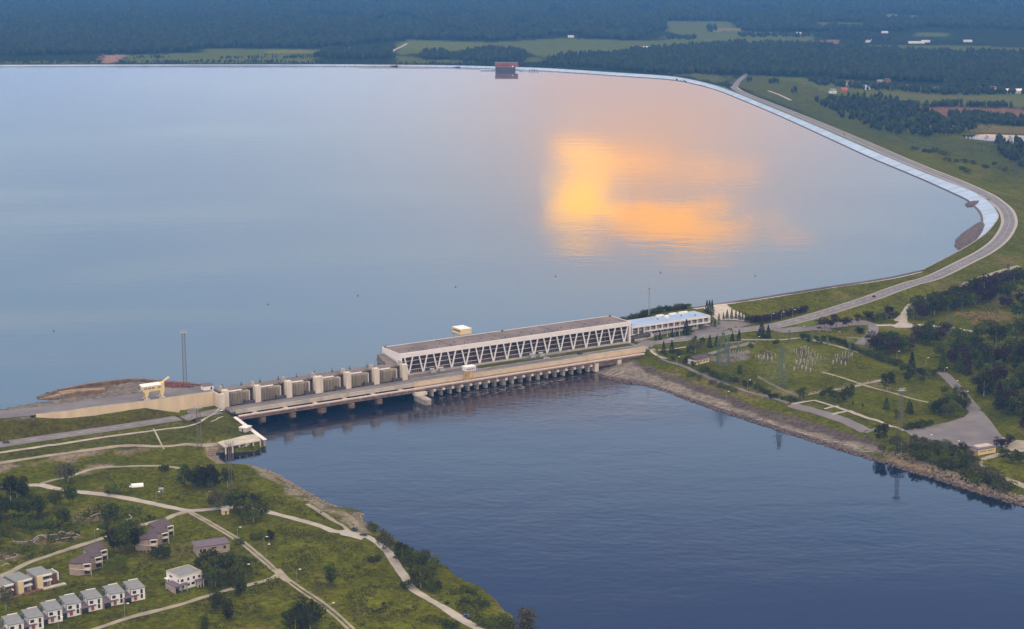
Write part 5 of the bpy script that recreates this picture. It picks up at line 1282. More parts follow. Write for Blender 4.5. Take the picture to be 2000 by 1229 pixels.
# switch gear: posts with white insulators, in four blocks
def gear_proto():
    T = thing('switchgear_post', 'x', 'insulator', (0, 0, -50), 0, 'switchgear posts of the switchyard')
    MB().box(-.2, .2, -.2, .2, 0, 2.3).build('stand', 'galv', T); b = MB(); b.bar((0, 0, 2.0), (0, 0, 3.1), .28, .2, 6); b.build('insulator', 'insulator', T)
    return T
def tank_proto():
    T = thing('measuring_transformer', 'x', 'transformer', (0, 0, -50), 0, 'white instrument transformers of the switchyard')
    MB().box(-.35, .35, -.35, .35, 0, 1.6).build('stand', 'galv', T); b = MB(); b.bar((0, 0, 1.4), (0, 0, 3.2), .5, .4, 8); b.build('insulator', 'insulator', T)
    return T
def breaker_proto():
    T = thing('circuit_breaker', 'x', 'switch', (0, 0, -50), 0, 'dark circuit breakers of the switchyard')
    MB().box(-1.2, 1.2, -.3, .3, 0, 1.0).build('stand', 'brick', T); b = MB(); [b.bar((k, 0, 1), (k, 0, 2.8), .3, .3, 6) for k in (-.8, .8)]; b.build('pole_head', 'dark_steel', T)
    return T
def scatter(first, pts, label):
    W_ = at_many(pts)
    for i, p in enumerate(W_):
        o = first if 'used' not in first else copy_tree(first)
        if 'used' in o and o is not first: del o['used']
        first['used'] = 1
        o.location = p; o.rotation_euler = (0, 0, .5); o['label'] = label if len(pts) > 9 else label + ', ' + ORD(i, pts)
rg = np.random.default_rng(5)
def block(x0, y0, nx, ny, ux, uy, vx, vy, j=2.2): return [(x0 + i * ux + k * vx + rg.uniform(-j, j), y0 + i * uy + k * vy + rg.uniform(-j, j) * .5) for i in range(nx) for k in range(ny)]
gp = gear_proto()
scatter(gp, block(1550, 690, 5, 6, 6.5, -2.2, 5.2, 4.2) + block(1556, 712, 4, 3, 8, -2.5, 6, 4.5), 'thin post with a pale insulator in the crowded middle block of the switchyard')
scatter(gp, block(1476, 701, 4, 3, 8, -2, 7, 2.6), 'thin post with a pale insulator in the left block of the switchyard')
scatter(gp, block(1630, 700, 4, 3, 7, -2.2, 6, 3.0), 'thin post with a pale insulator in the right block of the switchyard')
scatter(gp, block(1425, 690, 5, 2, 6, .6, 3, 3), 'thin insulator post on the gravel right of the yellow house')
del gp['used']
tp = tank_proto()
scatter(tp, [(1481,702),(1491,703),(1499,704),(1507,706)], 'stout white instrument transformer in the left block of the switchyard')
scatter(tp, [(1531,720),(1551,725),(1566,722),(1574,725),(1583,727),(1555,712),(1563,711)], 'stout white instrument transformer at the front of the middle block')
scatter(tp, [(1627,712),(1634,709),(1643,713),(1651,715),(1664,697)], 'stout white instrument transformer in the right block of the switchyard')
del tp['used']
bp_ = breaker_proto()
scatter(bp_, [(1487,691),(1494,693),(1500,695),(1506,697)], 'dark circuit breaker with a rusty stand in the left block')
scatter(bp_, [(1560,685),(1566,687),(1572,688),(1570,700),(1576,699)], 'dark circuit breaker with a rusty stand in the middle block')
scatter(bp_, [(1639,703),(1645,705),(1651,706),(1657,707)], 'dark circuit breaker with a rusty stand in the right block')
del bp_['used']
# fences of the switchyard
def fence(name, pts, h, label, m='pale_concrete', step=3.0):
    W_ = smooth(at_many(pts), step); W_[:, 2] = H(W_[:, 0], W_[:, 1]); o0 = W_[0]
    T = thing(name, label, 'fence', tuple(o0)); b = MB(*o0)
    for a, c in zip(W_[:-1], W_[1:]):
        b.bar((a[0], a[1], a[2] - .2), (a[0], a[1], a[2] + h), .22, .2); b.quadprism([(a[0], a[1], a[2] + .1), (c[0], c[1], c[2] + .1), (c[0], c[1], c[2] + h * .55), (a[0], a[1], a[2] + h * .55)], (0, .05, 0))
        b.bar((a[0], a[1], a[2] + h * .9), (c[0], c[1], c[2] + h * .9), .06)
    b.build('panel', m, T)
fence('concrete_fence', [(1480,738),(1498,748),(1520,759),(1545,770),(1560,777)], 1.8, 'pale post fence between the switchyard meadow and the hedge path', 'verge')
fence('concrete_fence', [(1572,774),(1600,768),(1640,762),(1680,753),(1720,746)], 1.8, 'rusty pale fence crossing the meadow to the big round tree', 'pale_concrete')
# ------------------------------------------------------------------ cars
def car_proto(m):
    T = thing('car', 'x', 'car', (0, 0, -60))
    b = MB(); b.prism([(-2.15, -.85), (2.15, -.85), (2.15, .85), (-2.15, .85)], .35, .95, [.85, .75, .75, .85]); body = b.build('body', m, T)
    bm = bmesh.new(); bm.from_mesh(body.data); bmesh.ops.bevel(bm, geom=bm.edges[:], offset=.12, segments=2, affect='EDGES'); bm.to_mesh(body.data); bm.free()
    b = MB(); b._add([(-1.7, -.78, .85), (1.0, -.78, .8), (1.0, .78, .8), (-1.7, .78, .85), (-1.25, -.62, 1.42), (.25, -.62, 1.42), (.25, .62, 1.42), (-1.25, .62, 1.42)], [(0, 1, 5, 4), (1, 2, 6, 5), (2, 3, 7, 6), (3, 0, 4, 7)]); b.build('windows', 'window_glass', T)
    MB().box(-1.28, .28, -.64, .64, 1.4, 1.47).build('roof', m, T)
    for x in (-1.35, 1.35):
        for y in (-.82, .66):
            b = MB(); b.bar((x, y, .32), (x, y + .18, .32), .32, .32, 10); b.build('wheel', 'tyre', T)
    for y in (-.6, .6): MB().box(2.1, 2.19, y - .18, y + .18, .55, .72).build('headlight', 'lamp_white', T)
    return T
cars = {}
def car(x, y, m, heading, label, z=None):
    if m not in cars: cars[m] = T = car_proto(m)
    else: T = copy_tree(cars[m])
    p = at_many([(x, y)])[0] if z is None else np.array([*[float(v) for v in P(x, y, z)], z])
    T.location = (p[0], p[1], p[2] + (.35 if z is None else .05)); T.rotation_euler = (0, 0, heading); T['label'] = label
dr = DANG
car(12, 866, 'car_dark', .25, 'dark car on the road at the left picture edge')
car(1381, 637, 'car_white', .3, 'white car parked at the right end of the office building', 10.0)
car(1404, 640, 'car_silver', 1.2, 'silver car standing alone on the office forecourt', 10.1)
car(1311, 665, 'car_white', .5, 'white car driving past the office building')
car(1707, 581, 'car_dark', .9, 'dark car on the ramp up to the dyke road')
car(1600, 642, 'car_dark', .2, 'dark car on the side road at the grass island')
car(1891, 783, 'car_blue', -1.1, 'blue car with lights on coming down to the parking lot')
car(693, 1036, 'car_blue', 2.2, 'blue car parked on the gravel by the river bank')
car(710, 1047, 'car_dark', 2.8, 'dark car on the gravel below the blue car by the river')
car(912, 1207, 'car_blue', 2.3, 'blue car on the riverside track near the bottom edge')
car(1067, 701, 'car_white', dr, 'white car on the dam road before the power house', 9.5)
car(1133, 692, 'car_dark', dr, 'dark car on the dam road right of the transformers', 9.5)
car(428, 805, 'car_white', .3, 'small white car at the left end of the dam bridge')
car(1429, 164, 'car_white', 1.0, 'far white car where the road leaves the dyke')
car(1549, 221, 'car_white', 2.2, 'far white car on the long straight of the dyke road')
car(1703, 285.5, 'car_white', 2.2, 'far white car on the dyke road above the bend')
car(1648, 263, 'car_red', 2.2, 'far red car on the dyke road')
car(1935, 386, 'car_white', 2.0, 'white car on the dyke road in the bend')
# people-sized bollards / buoys on the reservoir
for i, (x, y) in enumerate([(105,647),(523,595),(699,578),(890,561),(1085,540),(1290,533),(1475,539)]):
    p = P(x, y, ZR); T = thing('buoy', 'small dark buoy floating on the reservoir, ' + ['leftmost of seven', 'second from the left', 'third from the left', 'in the middle of the seven', 'third from the right', 'second from the right', 'rightmost of seven'][i], 'buoy', (float(p[0]), float(p[1]), ZR), 0, 'buoys on the reservoir')
    b = MB(); b.bar((0, 0, -.4), (0, 0, .4), .6, .55, 10); b.build('float', 'dark_steel', T); b = MB(); b.bar((0, 0, .4), (0, 0, 1.2), .25, .06, 8); b.build('top_mark', 'dark_steel', T)
# ------------------------------------------------------------------ trees: tapered trunk, limbs and a crown of many leaf-sized faces
def leaf_quads(C, S, rg, up=.35):
    """C (n,3) centres, S (n,) sizes -> verts, faces"""
    n = len(C)
    a = rg.normal(size=(n, 3)); a /= np.linalg.norm(a, axis=1)[:, None]
    a[:, 2] = np.abs(a[:, 2]) * up + a[:, 2] * (1 - up)
    b = rg.normal(size=(n, 3)); u = np.cross(a, b); u /= np.linalg.norm(u, axis=1)[:, None] + 1e-9; v = np.cross(a, u); v /= np.linalg.norm(v, axis=1)[:, None] + 1e-9
    u = u * S[:, None]; v = v * S[:, None] * rg.uniform(.5, .9, n)[:, None]
    V = np.stack([C - u, C - v, C + u, C + v], 1).reshape(-1, 3)
    return V, np.arange(n * 4).reshape(n, 4)
def crown_pts(kind, rg, n):
    """unit tree: height 1"""
    if kind == 'spruce':
        z = rg.random(n) ** 1.25 * .93 + .06; tier = (z * 9) % 1; r = .23 * (1 - z) ** .85 * (.72 + .42 * (1 - tier)); a = rg.random(n) * 6.283; rr = r * np.sqrt(rg.uniform(.25, 1, n)) * (1 + .16 * np.sin(3 * a + 9 * z))
        return np.stack([rr * np.cos(a), rr * np.sin(a), z], 1)
    if kind == 'bush':
        m = 9; c = np.stack([rg.uniform(-.5, .5, m), rg.uniform(-.5, .5, m), rg.uniform(.25, .6, m)], 1); R_ = rg.uniform(.25, .42, m)
    elif kind == 'pine':
        m = 8; c = np.stack([rg.uniform(-.2, .2, m), rg.uniform(-.2, .2, m), rg.uniform(.56, .9, m)], 1); R_ = rg.uniform(.08, .15, m)
    elif kind == 'column':
        m = 12; c = np.stack([rg.uniform(-.09, .09, m), rg.uniform(-.09, .09, m), np.linspace(.16, .9, m)], 1); R_ = .17 * (1 - np.abs(np.linspace(-.75, .9, m)) ** 2.2) + .05
    else:
        m = 15; zc = rg.uniform(.26, .86, m); w_ = .27 * np.sin(np.clip((zc - .1) / .85, 0, 1) * math.pi) ** .7; a = rg.random(m) * 6.283
        c = np.stack([w_ * np.cos(a), w_ * np.sin(a), zc], 1); R_ = rg.uniform(.11, .2, m); c[0] = (0, 0, .55); R_[0] = .24
    i = rg.choice(m, n, p=R_ ** 2 / (R_ ** 2).sum()); d = rg.normal(size=(n, 3)); d /= np.linalg.norm(d, axis=1)[:, None]
    p = c[i] + d * (R_[i] * rg.uniform(.45, 1.08, n))[:, None] * np.array([1, 1, .85]); p[:, 2] = np.maximum(p[:, 2], .02 if kind == 'bush' else .08)
    return p
PROTO = {}
def tree_meshes(kind, leaf, var, seed):
    key = (kind, leaf, var)
    if key in PROTO: return PROTO[key]
    rg = np.random.default_rng(seed); n = {'spruce': 900, 'bush': 560, 'pine': 560, 'column': 950}.get(kind, 1200)
    p = crown_pts(kind, rg, n); s = rg.uniform(.02, .042, n) * {'bush': 2.0, 'spruce': .8, 'pine': .85}.get(kind, 1)
    V, F = leaf_quads(p, s, rg); me = mesh_np('crown', V, F, leaf); cm = me.data; bpy.data.objects.remove(me)
    b = MB(); th = {'spruce': .012, 'bush': .02, 'pine': .014}.get(kind, .02)
    top = {'spruce': .9, 'bush': .3, 'pine': .85}.get(kind, .7)
    b.bar((0, 0, -.06), (.01, 0, top * .5), th, th * .75, 7); b.bar((.01, 0, top * .5), (0, .01, top), th * .75, th * .25, 6)
    for k in range(7):
        a = rg.random() * 6.283; z = top * rg.uniform(.35, .85); l = {'spruce': .1, 'pine': .15}.get(kind, .2)
        b.bar((0, 0, z), (l * math.cos(a), l * math.sin(a), z + l * (.1 if kind == 'spruce' else .7)), th * .4, th * .12, 5)
    bark = 'bark_red' if kind == 'pine' else ('bark_pale' if leaf in ('leaf_willow',) or (kind == 'broad' and var == 2) else 'bark')
    o = b.build('trunk', bark); tm_ = o.data; bpy.data.objects.remove(o)
    PROTO[key] = (cm, tm_); return PROTO[key]
TREES = []
def tree(x, y, h, kind, leaf, label, group, w_=1.0, pos=None):
    TREES.append([x, y, h, kind, leaf, label, group, w_, pos])
NAMES = {'spruce': ('spruce', 'tree'), 'bush': ('bush', 'bush'), 'pine': ('pine_tree', 'tree'), 'column': ('tree', 'tree'), 'broad': ('tree', 'tree')}
def flush_trees():
    same = {}
    for t in TREES: same.setdefault(t[5], []).append(t)
    for lb, ts in same.items():
        if 1 < len(ts) <= 16:
            pts = [(t[0] + 1e-4 * k, t[1]) for k, t in enumerate(ts)]
            for k, t in enumerate(ts): t[5] = lb + ', ' + ORD(k, pts)
    W_ = at_many([(t[0], t[1]) for t in TREES]); rg = random.Random(5); parts_n = {}
    for i, (t, p) in enumerate(zip(TREES, W_)):
        x, y, h, kind, leaf, label, group, w_, pos = t
        if pos is not None: p = (pos[0], pos[1], gz(pos[0], pos[1]))
        var = rg.randrange(3)
        cm, tm_ = tree_meshes(kind, leaf, var, 100 + len(PROTO))
        nm, cat = NAMES[kind]
        T = thing(nm, label, cat, (float(p[0]), float(p[1]), float(p[2]) - .1), rg.uniform(0, 6.28), group)
        k = rg.uniform(.92, 1.08); T.scale = (h * w_ * k, h * w_ * k, h)
        c = new_obj('crown', cm, T); s = new_obj('trunk', tm_, T)
def cluster(pts, h, kinds, leafs, noun, where, group=None, w_=1.0, hv=.18):
    """a small group: ordinals from the left tell the members apart"""
    rg = random.Random(int(pts[0][0] * 7 + len(pts)))
    for i, q in enumerate(pts):
        hh = q[2] if len(q) > 2 else h * rg.uniform(1 - hv, 1 + hv)
        k = kinds if isinstance(kinds, str) else rg.choice(kinds); l = leafs if isinstance(leafs, str) else rg.choice(leafs)
        lab = f'{noun} {where}' if len(pts) == 1 else (f'{noun} {where}, {ORD(i, pts)}' if len(pts) <= 16 else f'{noun} {where}')
        tree(q[0], q[1], hh, k, l, lab, group if len(pts) > 1 else None, w_)
# left meadow
cluster([(133,943)], 13.5, 'bush', 'leaf_willow', 'pale grey-green willow', 'above the fork of the left track', w_=.75)
cluster([(21,978),(33,972),(46,976)], 13, ['column', 'broad'], 'leaf_dark', 'tall dark tree', 'in the thicket at the left edge', 'dark trees in the thicket at the left edge')
cluster([(65,1013,15),(107,995,12),(136,984,12),(120,1030,12),(3,1012,15),(-12,1040,14),(84,1008,11),(30,1010,11)], 12, 'broad', ['leaf_dark', 'leaf_mid'], 'broad dark tree', 'below the track at the left', 'broad trees below the left track')
cluster([(38,1026),(70,1032),(12,1045),(95,1030),(75,985)], 6, 'bush', 'leaf_mid', 'green bush', 'in the left thicket', 'bushes in the left thicket', 1.0)
cluster([(232,964)], 9.5, 'bush', 'leaf_bright', 'bright green bush', 'beside the white greenhouse tunnel', w_=1.0)
cluster([(212,978)], 7, 'pine', 'leaf_dark', 'small ragged pine', 'right on the gravel track')
cluster([(220,1024)], 12.5, 'broad', 'leaf_dark', 'lone round dark tree', 'between the track and the violet terrace', w_=1.15)
cluster([(322,922)], 5, 'bush', 'leaf_dark', 'single dark bush', 'at the end of the thin upper path')
cluster([(360,951),(375,954),(391,955),(407,953),(421,951),(384,948),(400,948)], 12.5, 'broad', 'leaf_dark', 'dark round tree', 'in the clump above the meadow mast', 'trees of the dark clump beside the meadow mast', 1.0)
cluster([(445,953)], 12.5, 'broad', 'leaf_dark', 'dark egg-shaped tree', 'just behind the slender mast', w_=.9)
cluster([(420,991),(434,996)], 11, 'broad', 'leaf_willow', 'grey-green tree', 'at the river end of the track fork', 'grey-green trees at the track fork')
cluster([(458,1001,14),(471,1016,13),(495,1020,15),(510,1016,13),(486,1003,13),(503,998,12),(480,1022,8)], 13, 'broad', ['leaf_mid', 'leaf_dark'], 'tall tree', 'in the grove beside the tiny hut', 'trees of the grove beside the hut', .9)
cluster([(222,1080,14),(238,1083,15),(254,1078,14),(268,1066,13),(232,1062,13),(262,1052,12),(246,1060,13)], 14, 'broad', ['leaf_dark', 'leaf_mid'], 'dense tree', 'between the two violet terraces', 'trees between the two terraces', .95)
cluster([(215,1119),(236,1113)], 9, 'broad', 'leaf_bright', 'bright yellow-green tree', 'right of the left terrace', 'bright trees right of the left terrace', 1.0)
cluster([(318,1093)], 8, 'bush', 'leaf_dark', 'dark bush', 'below the right end of the upper terrace')
cluster([(394,1122),(407,1138),(421,1146),(436,1146),(450,1143),(464,1136),(476,1122),(444,1124),(424,1124),(409,1119),(458,1118)], 11, 'broad', ['leaf_dark', 'leaf_mid', 'leaf_mid'], 'bushy tree', 'in the clump right of the large white house', 'trees of the clump beside the large white house', 1.0)
cluster([(412,1150,8)], 8, 'spruce', 'leaf_mid', 'fresh green conical tree', 'at the front of the clump beside the large white house', w_=1.2)
cluster([(468,1163,11)], 11, 'column', 'leaf_dark', 'dark cone-shaped tree', 'on the dirt track below the clump', w_=1.35)
cluster([(425,1190,10.5),(447,1211,10.5)], 10, 'column', 'leaf_dark', 'dark cone-shaped tree', 'of the pair below the dirt track', 'pair of dark cone trees below the dirt track', 1.35)
cluster([(402,1230)], 7, 'column', 'leaf_dark', 'dark small tree', 'cut by the bottom edge below the cone pair', w_=1.3)
cluster([(527,1065)], 9, 'broad', 'leaf_dark', 'small tree on a bare pale stem', 'alone above the double track', w_=.8)
cluster([(467,1064),(500,1052)], 4.5, 'bush', 'leaf_mid', 'low bush', 'on the double track beside the bungalow', 'low bushes on the double track')
cluster([(647,1142)], 9.5, 'column', 'leaf_dark', 'lone dark tree', 'in the middle of the right meadow', w_=1.4)
cluster([(564,1232),(578,1236),(592,1238),(606,1234),(618,1228),(600,1222),(584,1224)], 12, 'broad', 'leaf_dark', 'dark broad tree', 'in the clump at the bottom edge', 'trees of the clump at the bottom edge', .95)
cluster([(795,1149)], 5, 'bush', 'leaf_dark', 'dark bush', 'right beside the riverside track')
cluster([(725,1097),(738,1094)], 3.5, 'bush', 'leaf_dark', 'small dark shrub', 'in the open meadow left of the riverside track', 'small shrubs in the open meadow')
cluster([(727,1037)], 5, 'bush', 'leaf_mid', 'round shrub', 'at the water above the two parked cars')
cluster([(748,1076,12),(758,1078,10)], 12, 'broad', 'leaf_willow', 'tall pale willow', 'by the water below the parked cars', 'willows by the water below the parked cars', .9)
cluster([(783,1096,10),(800,1098,8),(812,1104,8),(828,1104,9),(845,1118,10),(838,1130,8),(822,1148,12),(808,1126,8),(790,1106,6),(842,1155,6),(858,1152,5),(815,1142,9),(834,1142,9),(775,1088,6)], 9, 'broad', ['leaf_dark', 'leaf_mid'], 'leafy tree', 'in the belt between riverside track and water', 'trees of the belt between track and water', 1.1)
cluster([(1027,1240,14)], 14, 'column', 'leaf_willow', 'tall green tree', 'standing at the waterline at the bottom edge', w_=1.25)
cluster([(977,1216),(947,1184),(960,1226),(940,1222),(992,1226),(925,1160),(910,1176)], 4.5, 'bush', 'leaf_mid', 'low bush', 'on the bank at the bottom edge', 'low bushes on the bank at the bottom edge', 1.1)
cluster([(868,1224),(884,1227)], 4.5, 'bush', 'leaf_dark', 'dark low bush', 'left of the lowest blue car', 'dark bushes left of the lowest blue car')
cluster([(12,1192,12)], 12, 'broad', 'leaf_willow', 'thin birch with a pale stem', 'before the yellow panelled houses at the left edge', w_=.9)
# office forecourt, dam right end
cluster([(1340,655,13)], 13, 'spruce', 'leaf_spruce', 'biggest dark spruce', 'on the lawn before the office building', w_=1.25)
cluster([(1347,656,8)], 8, 'broad', 'leaf_dark', 'round dark tree', 'joined to the biggest spruce before the office', w_=1.1)
cluster([(1289,664,7),(1313,659,7),(1322,657,5),(1281,665,4)], 6, 'spruce', 'leaf_spruce', 'small spruce', 'on the lawn before the office building', 'small spruces on the office lawn', 1.2)
cluster([(1296,691,10),(1312,690,10)], 10, 'spruce', 'leaf_spruce', 'dark spruce', 'of the pair right of the bridge end', 'pair of spruces at the bridge end', 1.2)
cluster([(1358,690,11.5)], 11.5, 'broad', 'leaf_willow', 'large pale round tree', 'behind the small yellow house', w_=1.25)
cluster([(1356,671,6),(1371,673,6),(1345,690,6)], 6, 'broad', 'leaf_dark', 'small dark tree', 'around the large pale round tree', 'small dark trees around the large round tree')
cluster([(1386,679,10),(1400,677,10),(1430,669,9),(1443,668,10),(1416,676,7)], 10, 'spruce', 'leaf_spruce', 'dark spruce', 'in the line along the road above the switchyard', 'spruces along the road above the switchyard', 1.2)
cluster([(1487,660,14),(1500,661,11)], 13, 'spruce', 'leaf_spruce', 'broad dark spruce', 'of the pair between road and switchyard', 'pair of broad spruces by the road', 1.35)
cluster([(1513,672),(1468,679),(1570,662),(1580,668)], 4.5, 'bush', 'leaf_dark', 'round dark bush', 'along the back of the switchyard', 'bushes along the back of the switchyard')
cluster([(1328,700,7),(1314,705,4),(1338,712,5),(1354,717,5),(1322,693,5),(1300,698,4),(1345,706,5)], 5, 'broad', 'leaf_dark', 'dark small tree', 'in the thicket left of the yellow house', 'thicket left of the yellow house', 1.2)
cluster([(1376,727),(1392,735),(1412,741),(1420,745),(1434,748),(1454,752),(1462,755),(1478,760),(1486,764),(1404,738)], 5.5, 'bush', ['leaf_dark', 'leaf_mid'], 'dense bush', 'in the hedge along the path above the right bank', 'hedge along the path above the right bank', .95)
cluster([(1445,731)], 6.5, 'column', 'leaf_dark', 'lone egg-shaped bush', 'in the switchyard meadow', w_=1.3)
cluster([(1348,735),(1365,740),(1392,750),(1408,756),(1420,760),(1433,764)], 4, 'bush', ['leaf_mid', 'leaf_willow'], 'low bush', 'between the path and the paved right bank', 'low bushes between path and paved bank', 1.1)
cluster([(1500,770),(1515,775),(1530,781),(1545,785),(1490,768),(1508,778)], 4, 'bush', 'leaf_dark', 'low dark bush', 'at the lower end of the hedge path', 'low bushes at the lower end of the hedge path')
cluster([(1566,779,8)], 8, 'broad', 'leaf_dark', 'round dark tree', 'at the front corner of the switchyard fence', w_=1.3)
cluster([(1380,628,10),(1385,629,11),(1390,628,13),(1397,626,6),(1404,626,6),(1413,624,6),(1420,623,8),(1429,623,9),(1437,623,8),(1444,625,8),(1450,625,7),(1456,626,7),(1461,627,6)], 7, 'spruce', 'leaf_spruce', 'slim conifer', 'in the row before the pale concrete fan', 'row of conifers before the concrete fan', .95)
cluster([(1466,631),(1476,629),(1486,629),(1496,628),(1507,625),(1517,623),(1528,620),(1540,617),(1550,615),(1560,612),(1569,609)], 7, 'bush', 'leaf_purple', 'dark purple bush', 'in the mass beside the ramp road', 'dark purple bushes beside the ramp road', .85)
for i in range(26): cluster([(1226 + i * 5.1, 624.5 - i * .68)], 3.6, 'bush', 'leaf_dark', 'dark hedge shrub', 'behind the office building roof', w_=1.0) ; TREES[-1][8] = D(214 + i * 2.9, 40.5 + .15 * (i % 3)); TREES[-1][6] = 'hedge behind the office building'; TREES[-1][2] = 4.6 + (i % 4) * .35; TREES[-1][5] = 'dark hedge shrub behind the %s half of the office roof, ' % ('left' if i < 13 else 'right') + ORD(i % 13, [(k,) for k in range(13)])
# plateau trees
cluster([(1602,646),(1611,647),(1622,646),(1633,645),(1645,646),(1657,644)], 11, 'pine', ['leaf_pine', 'leaf_purple'], 'reddish pine', 'in the group on the grass island', 'reddish pines on the grass island', 1.5)
cluster([(1676,640)], 10, 'pine', 'leaf_pine', 'single slim pine', 'right of the group on the grass island', w_=1.2)
cluster([(1681,652)], 6, 'bush', 'leaf_spruce', 'round bluish bush', 'at the foot of the single slim pine')
cluster([(1690,622),(1700,626),(1713,628),(1726,627),(1740,625),(1752,620),(1735,614)], 7, 'broad', ['leaf_dark', 'leaf_mid', 'leaf_purple'], 'dark low tree', 'in the group between ramp road and fork', 'low trees between ramp road and fork', 1.3)
cluster([(1703,684),(1714,692),(1727,694),(1740,693),(1734,678),(1747,690),(1752,682),(1764,688),(1775,685),(1722,676),(1716,682)], 13, 'broad', ['leaf_pine', 'leaf_purple', 'leaf_dark'], 'reddish dark tree', 'in the triangular wood below the fork', 'trees of the triangular wood below the fork', 1.25)
cluster([(1790,667),(1800,671),(1812,674),(1825,671),(1837,665),(1844,659),(1815,660)], 12, 'broad', ['leaf_purple', 'leaf_dark', 'leaf_pine'], 'dark tree', 'in the small wood below the pale track', 'trees of the small wood below the pale track', 1.25)
rr_ = random.Random(8); ridge_pts = []
for i in range(15): t_ = i / 14; ridge_pts.append((1784 + t_ * 190, 624 - t_ * 46 + rr_.uniform(-2, 3)))
cluster(ridge_pts, 13, 'broad', ['leaf_dark', 'leaf_purple', 'leaf_mid'], 'dark tree', 'in the front line of the long wood below the dyke', 'front line of the wood below the dyke', 1.3)
ridge2 = [(1795 + i * 11.5 + rr_.uniform(-3, 3), 612 - i * 3.6 + rr_.uniform(-3, 3)) for i in range(19)]
cluster(ridge2[:9], 14, 'broad', ['leaf_dark', 'leaf_purple', 'leaf_pine'], 'dark tree', 'in the left back of the long wood', 'back of the wood below the dyke', 1.3)
cluster(ridge2[9:], 14, 'broad', ['leaf_dark', 'leaf_purple', 'leaf_pine'], 'dark tree', 'in the right back of the long wood', 'back of the wood below the dyke', 1.3)
def fill(poly, n, h, kinds, leafs, label, group, w_=1.0, seed=1, mind=5.0):
    rg = random.Random(seed); P_ = np.array(poly, float); lo, hi = P_.min(0), P_.max(0); got = []
    for _ in range(9000):
        if len(got) >= n: break
        q = (rg.uniform(lo[0], hi[0]), rg.uniform(lo[1], hi[1]))
        if inside(np.array([q[0]]), np.array([q[1]]), P_)[0] and all(abs(q[0] - g[0]) + 1.6 * abs(q[1] - g[1]) > mind for g in got): got.append(q)
    for q in got:
        k, l = rg.choice(kinds), rg.choice(leafs)
        look = {'leaf_dark': 'dark green', 'leaf_mid': 'mid green', 'leaf_purple': 'purple-brown', 'leaf_spruce': 'blackish green', 'leaf_willow': 'grey-green'}[l]
        f = (q[1] - lo[1]) / (hi[1] - lo[1]); g = (q[0] - lo[0]) / (min(hi[0], 2000) - lo[0])
        row = ['upper', 'middle', 'lower'][min(2, int(f * 3))]; side = ['left', 'right'][min(1, max(0, int(g * 2)))]
        noun = {'spruce': 'pointed tree', 'bush': 'bushy shrub'}.get(k, 'round tree')
        tree(q[0], q[1], h * rg.uniform(.78, 1.2), k, l, f'{look} {noun}, {row} {side} of {label}', group, w_)
fill([(1826,738),(1822,708),(1850,690),(1880,668),(1905,655),(1960,640),(2090,610),(2090,880),(2040,862),(2000,838),(1960,815),(1930,790),(1905,760),(1890,745),(1868,742)], 98, 15, ['broad', 'broad', 'broad', 'spruce'], ['leaf_dark', 'leaf_dark', 'leaf_purple', 'leaf_mid', 'leaf_spruce'], 'the big right-edge wood', 'trees of the big wood at the right edge', 1.3, 3, 12)
fill([(1960,600),(2090,560),(2090,600),(2010,625),(1975,628)], 14, 13, ['broad'], ['leaf_dark', 'leaf_purple'], 'the trees above the big wood', 'trees above the big wood', 1.3, 4, 10)
cluster([(1780,732,17)], 17, 'spruce', 'leaf_spruce', 'tallest dark spruce', 'at the right end of the switchyard hedge', w_=1.2)
cluster([(1733,764,14)], 14, 'broad', 'leaf_dark', 'big round dark tree', 'where the pale path crosses the meadow', w_=1.05)
cluster([(1795,737,8),(1810,740,9),(1765,730,8),(1824,736,6),(1772,745,7),(1800,748,6)], 7, 'broad', ['leaf_dark', 'leaf_mid'], 'dark tree', 'around the foot of the tallest spruce', 'trees around the tallest spruce', 1.2)
cluster([(1620,665),(1632,669),(1644,674),(1656,679),(1668,684),(1680,689),(1692,694),(1704,698),(1716,702),(1728,706),(1740,710),(1752,714),(1764,720)], 5, 'bush', 'leaf_dark', 'dark bush', 'in the hedge behind the switchyard', 'hedge behind the switchyard', 1.1)
cluster([(1570,663),(1582,665),(1595,669),(1606,672)], 6, 'broad', 'leaf_dark', 'dark small tree', 'below the red pines behind the switchyard', 'small trees below the red pines', 1.2)
cluster([(1836,811,10),(1850,817,11),(1863,811,11),(1876,803,10),(1886,797,8),(1872,775,9),(1846,772,7),(1829,808,8),(1816,803,8),(1856,796,9),(1880,786,8),(1840,798,8),(1862,790,8)], 9, 'broad', ['leaf_dark', 'leaf_mid'], 'dark tree', 'in the thicket left of the curved road', 'thicket left of the curved road', 1.15)
cluster([(1607,777),(1620,773),(1633,785),(1646,785),(1659,778),(1661,770),(1626,781),(1650,776)], 6.5, 'broad', 'leaf_dark', 'dark low tree', 'in the clump above the old foundations', 'clump above the old foundations', 1.2)
cluster([(1731,800,8.5)], 8, 'spruce', 'leaf_dark', 'lone dark cone-shaped tree', 'in the meadow left of the tall mast', w_=1.5)
cluster([(1775,806,9),(1779,809,8)], 9, 'spruce', 'leaf_dark', 'dark cone-shaped tree', 'right of the tall mast', 'cone trees right of the tall mast', 1.4)
cluster([(1752,817,6)], 6, 'broad', 'leaf_dark', 'small tree', 'directly left of the tall mast', w_=1.2)
cluster([(1685,794),(1666,791)], 3, 'spruce', 'leaf_dark', 'tiny spruce', 'in the meadow above the foundations', 'tiny spruces in the meadow', 1.4)
cluster([(1722,864,13)], 12, 'broad', 'leaf_dark', 'big dark tree', 'on the bank below the foot of the tall mast', w_=.95)
cluster([(1748,878,11),(1760,883,10)], 11, 'broad', 'leaf_willow', 'pale olive tree', 'on the bank right of the big dark tree', 'pale olive trees on the bank', 1.0)
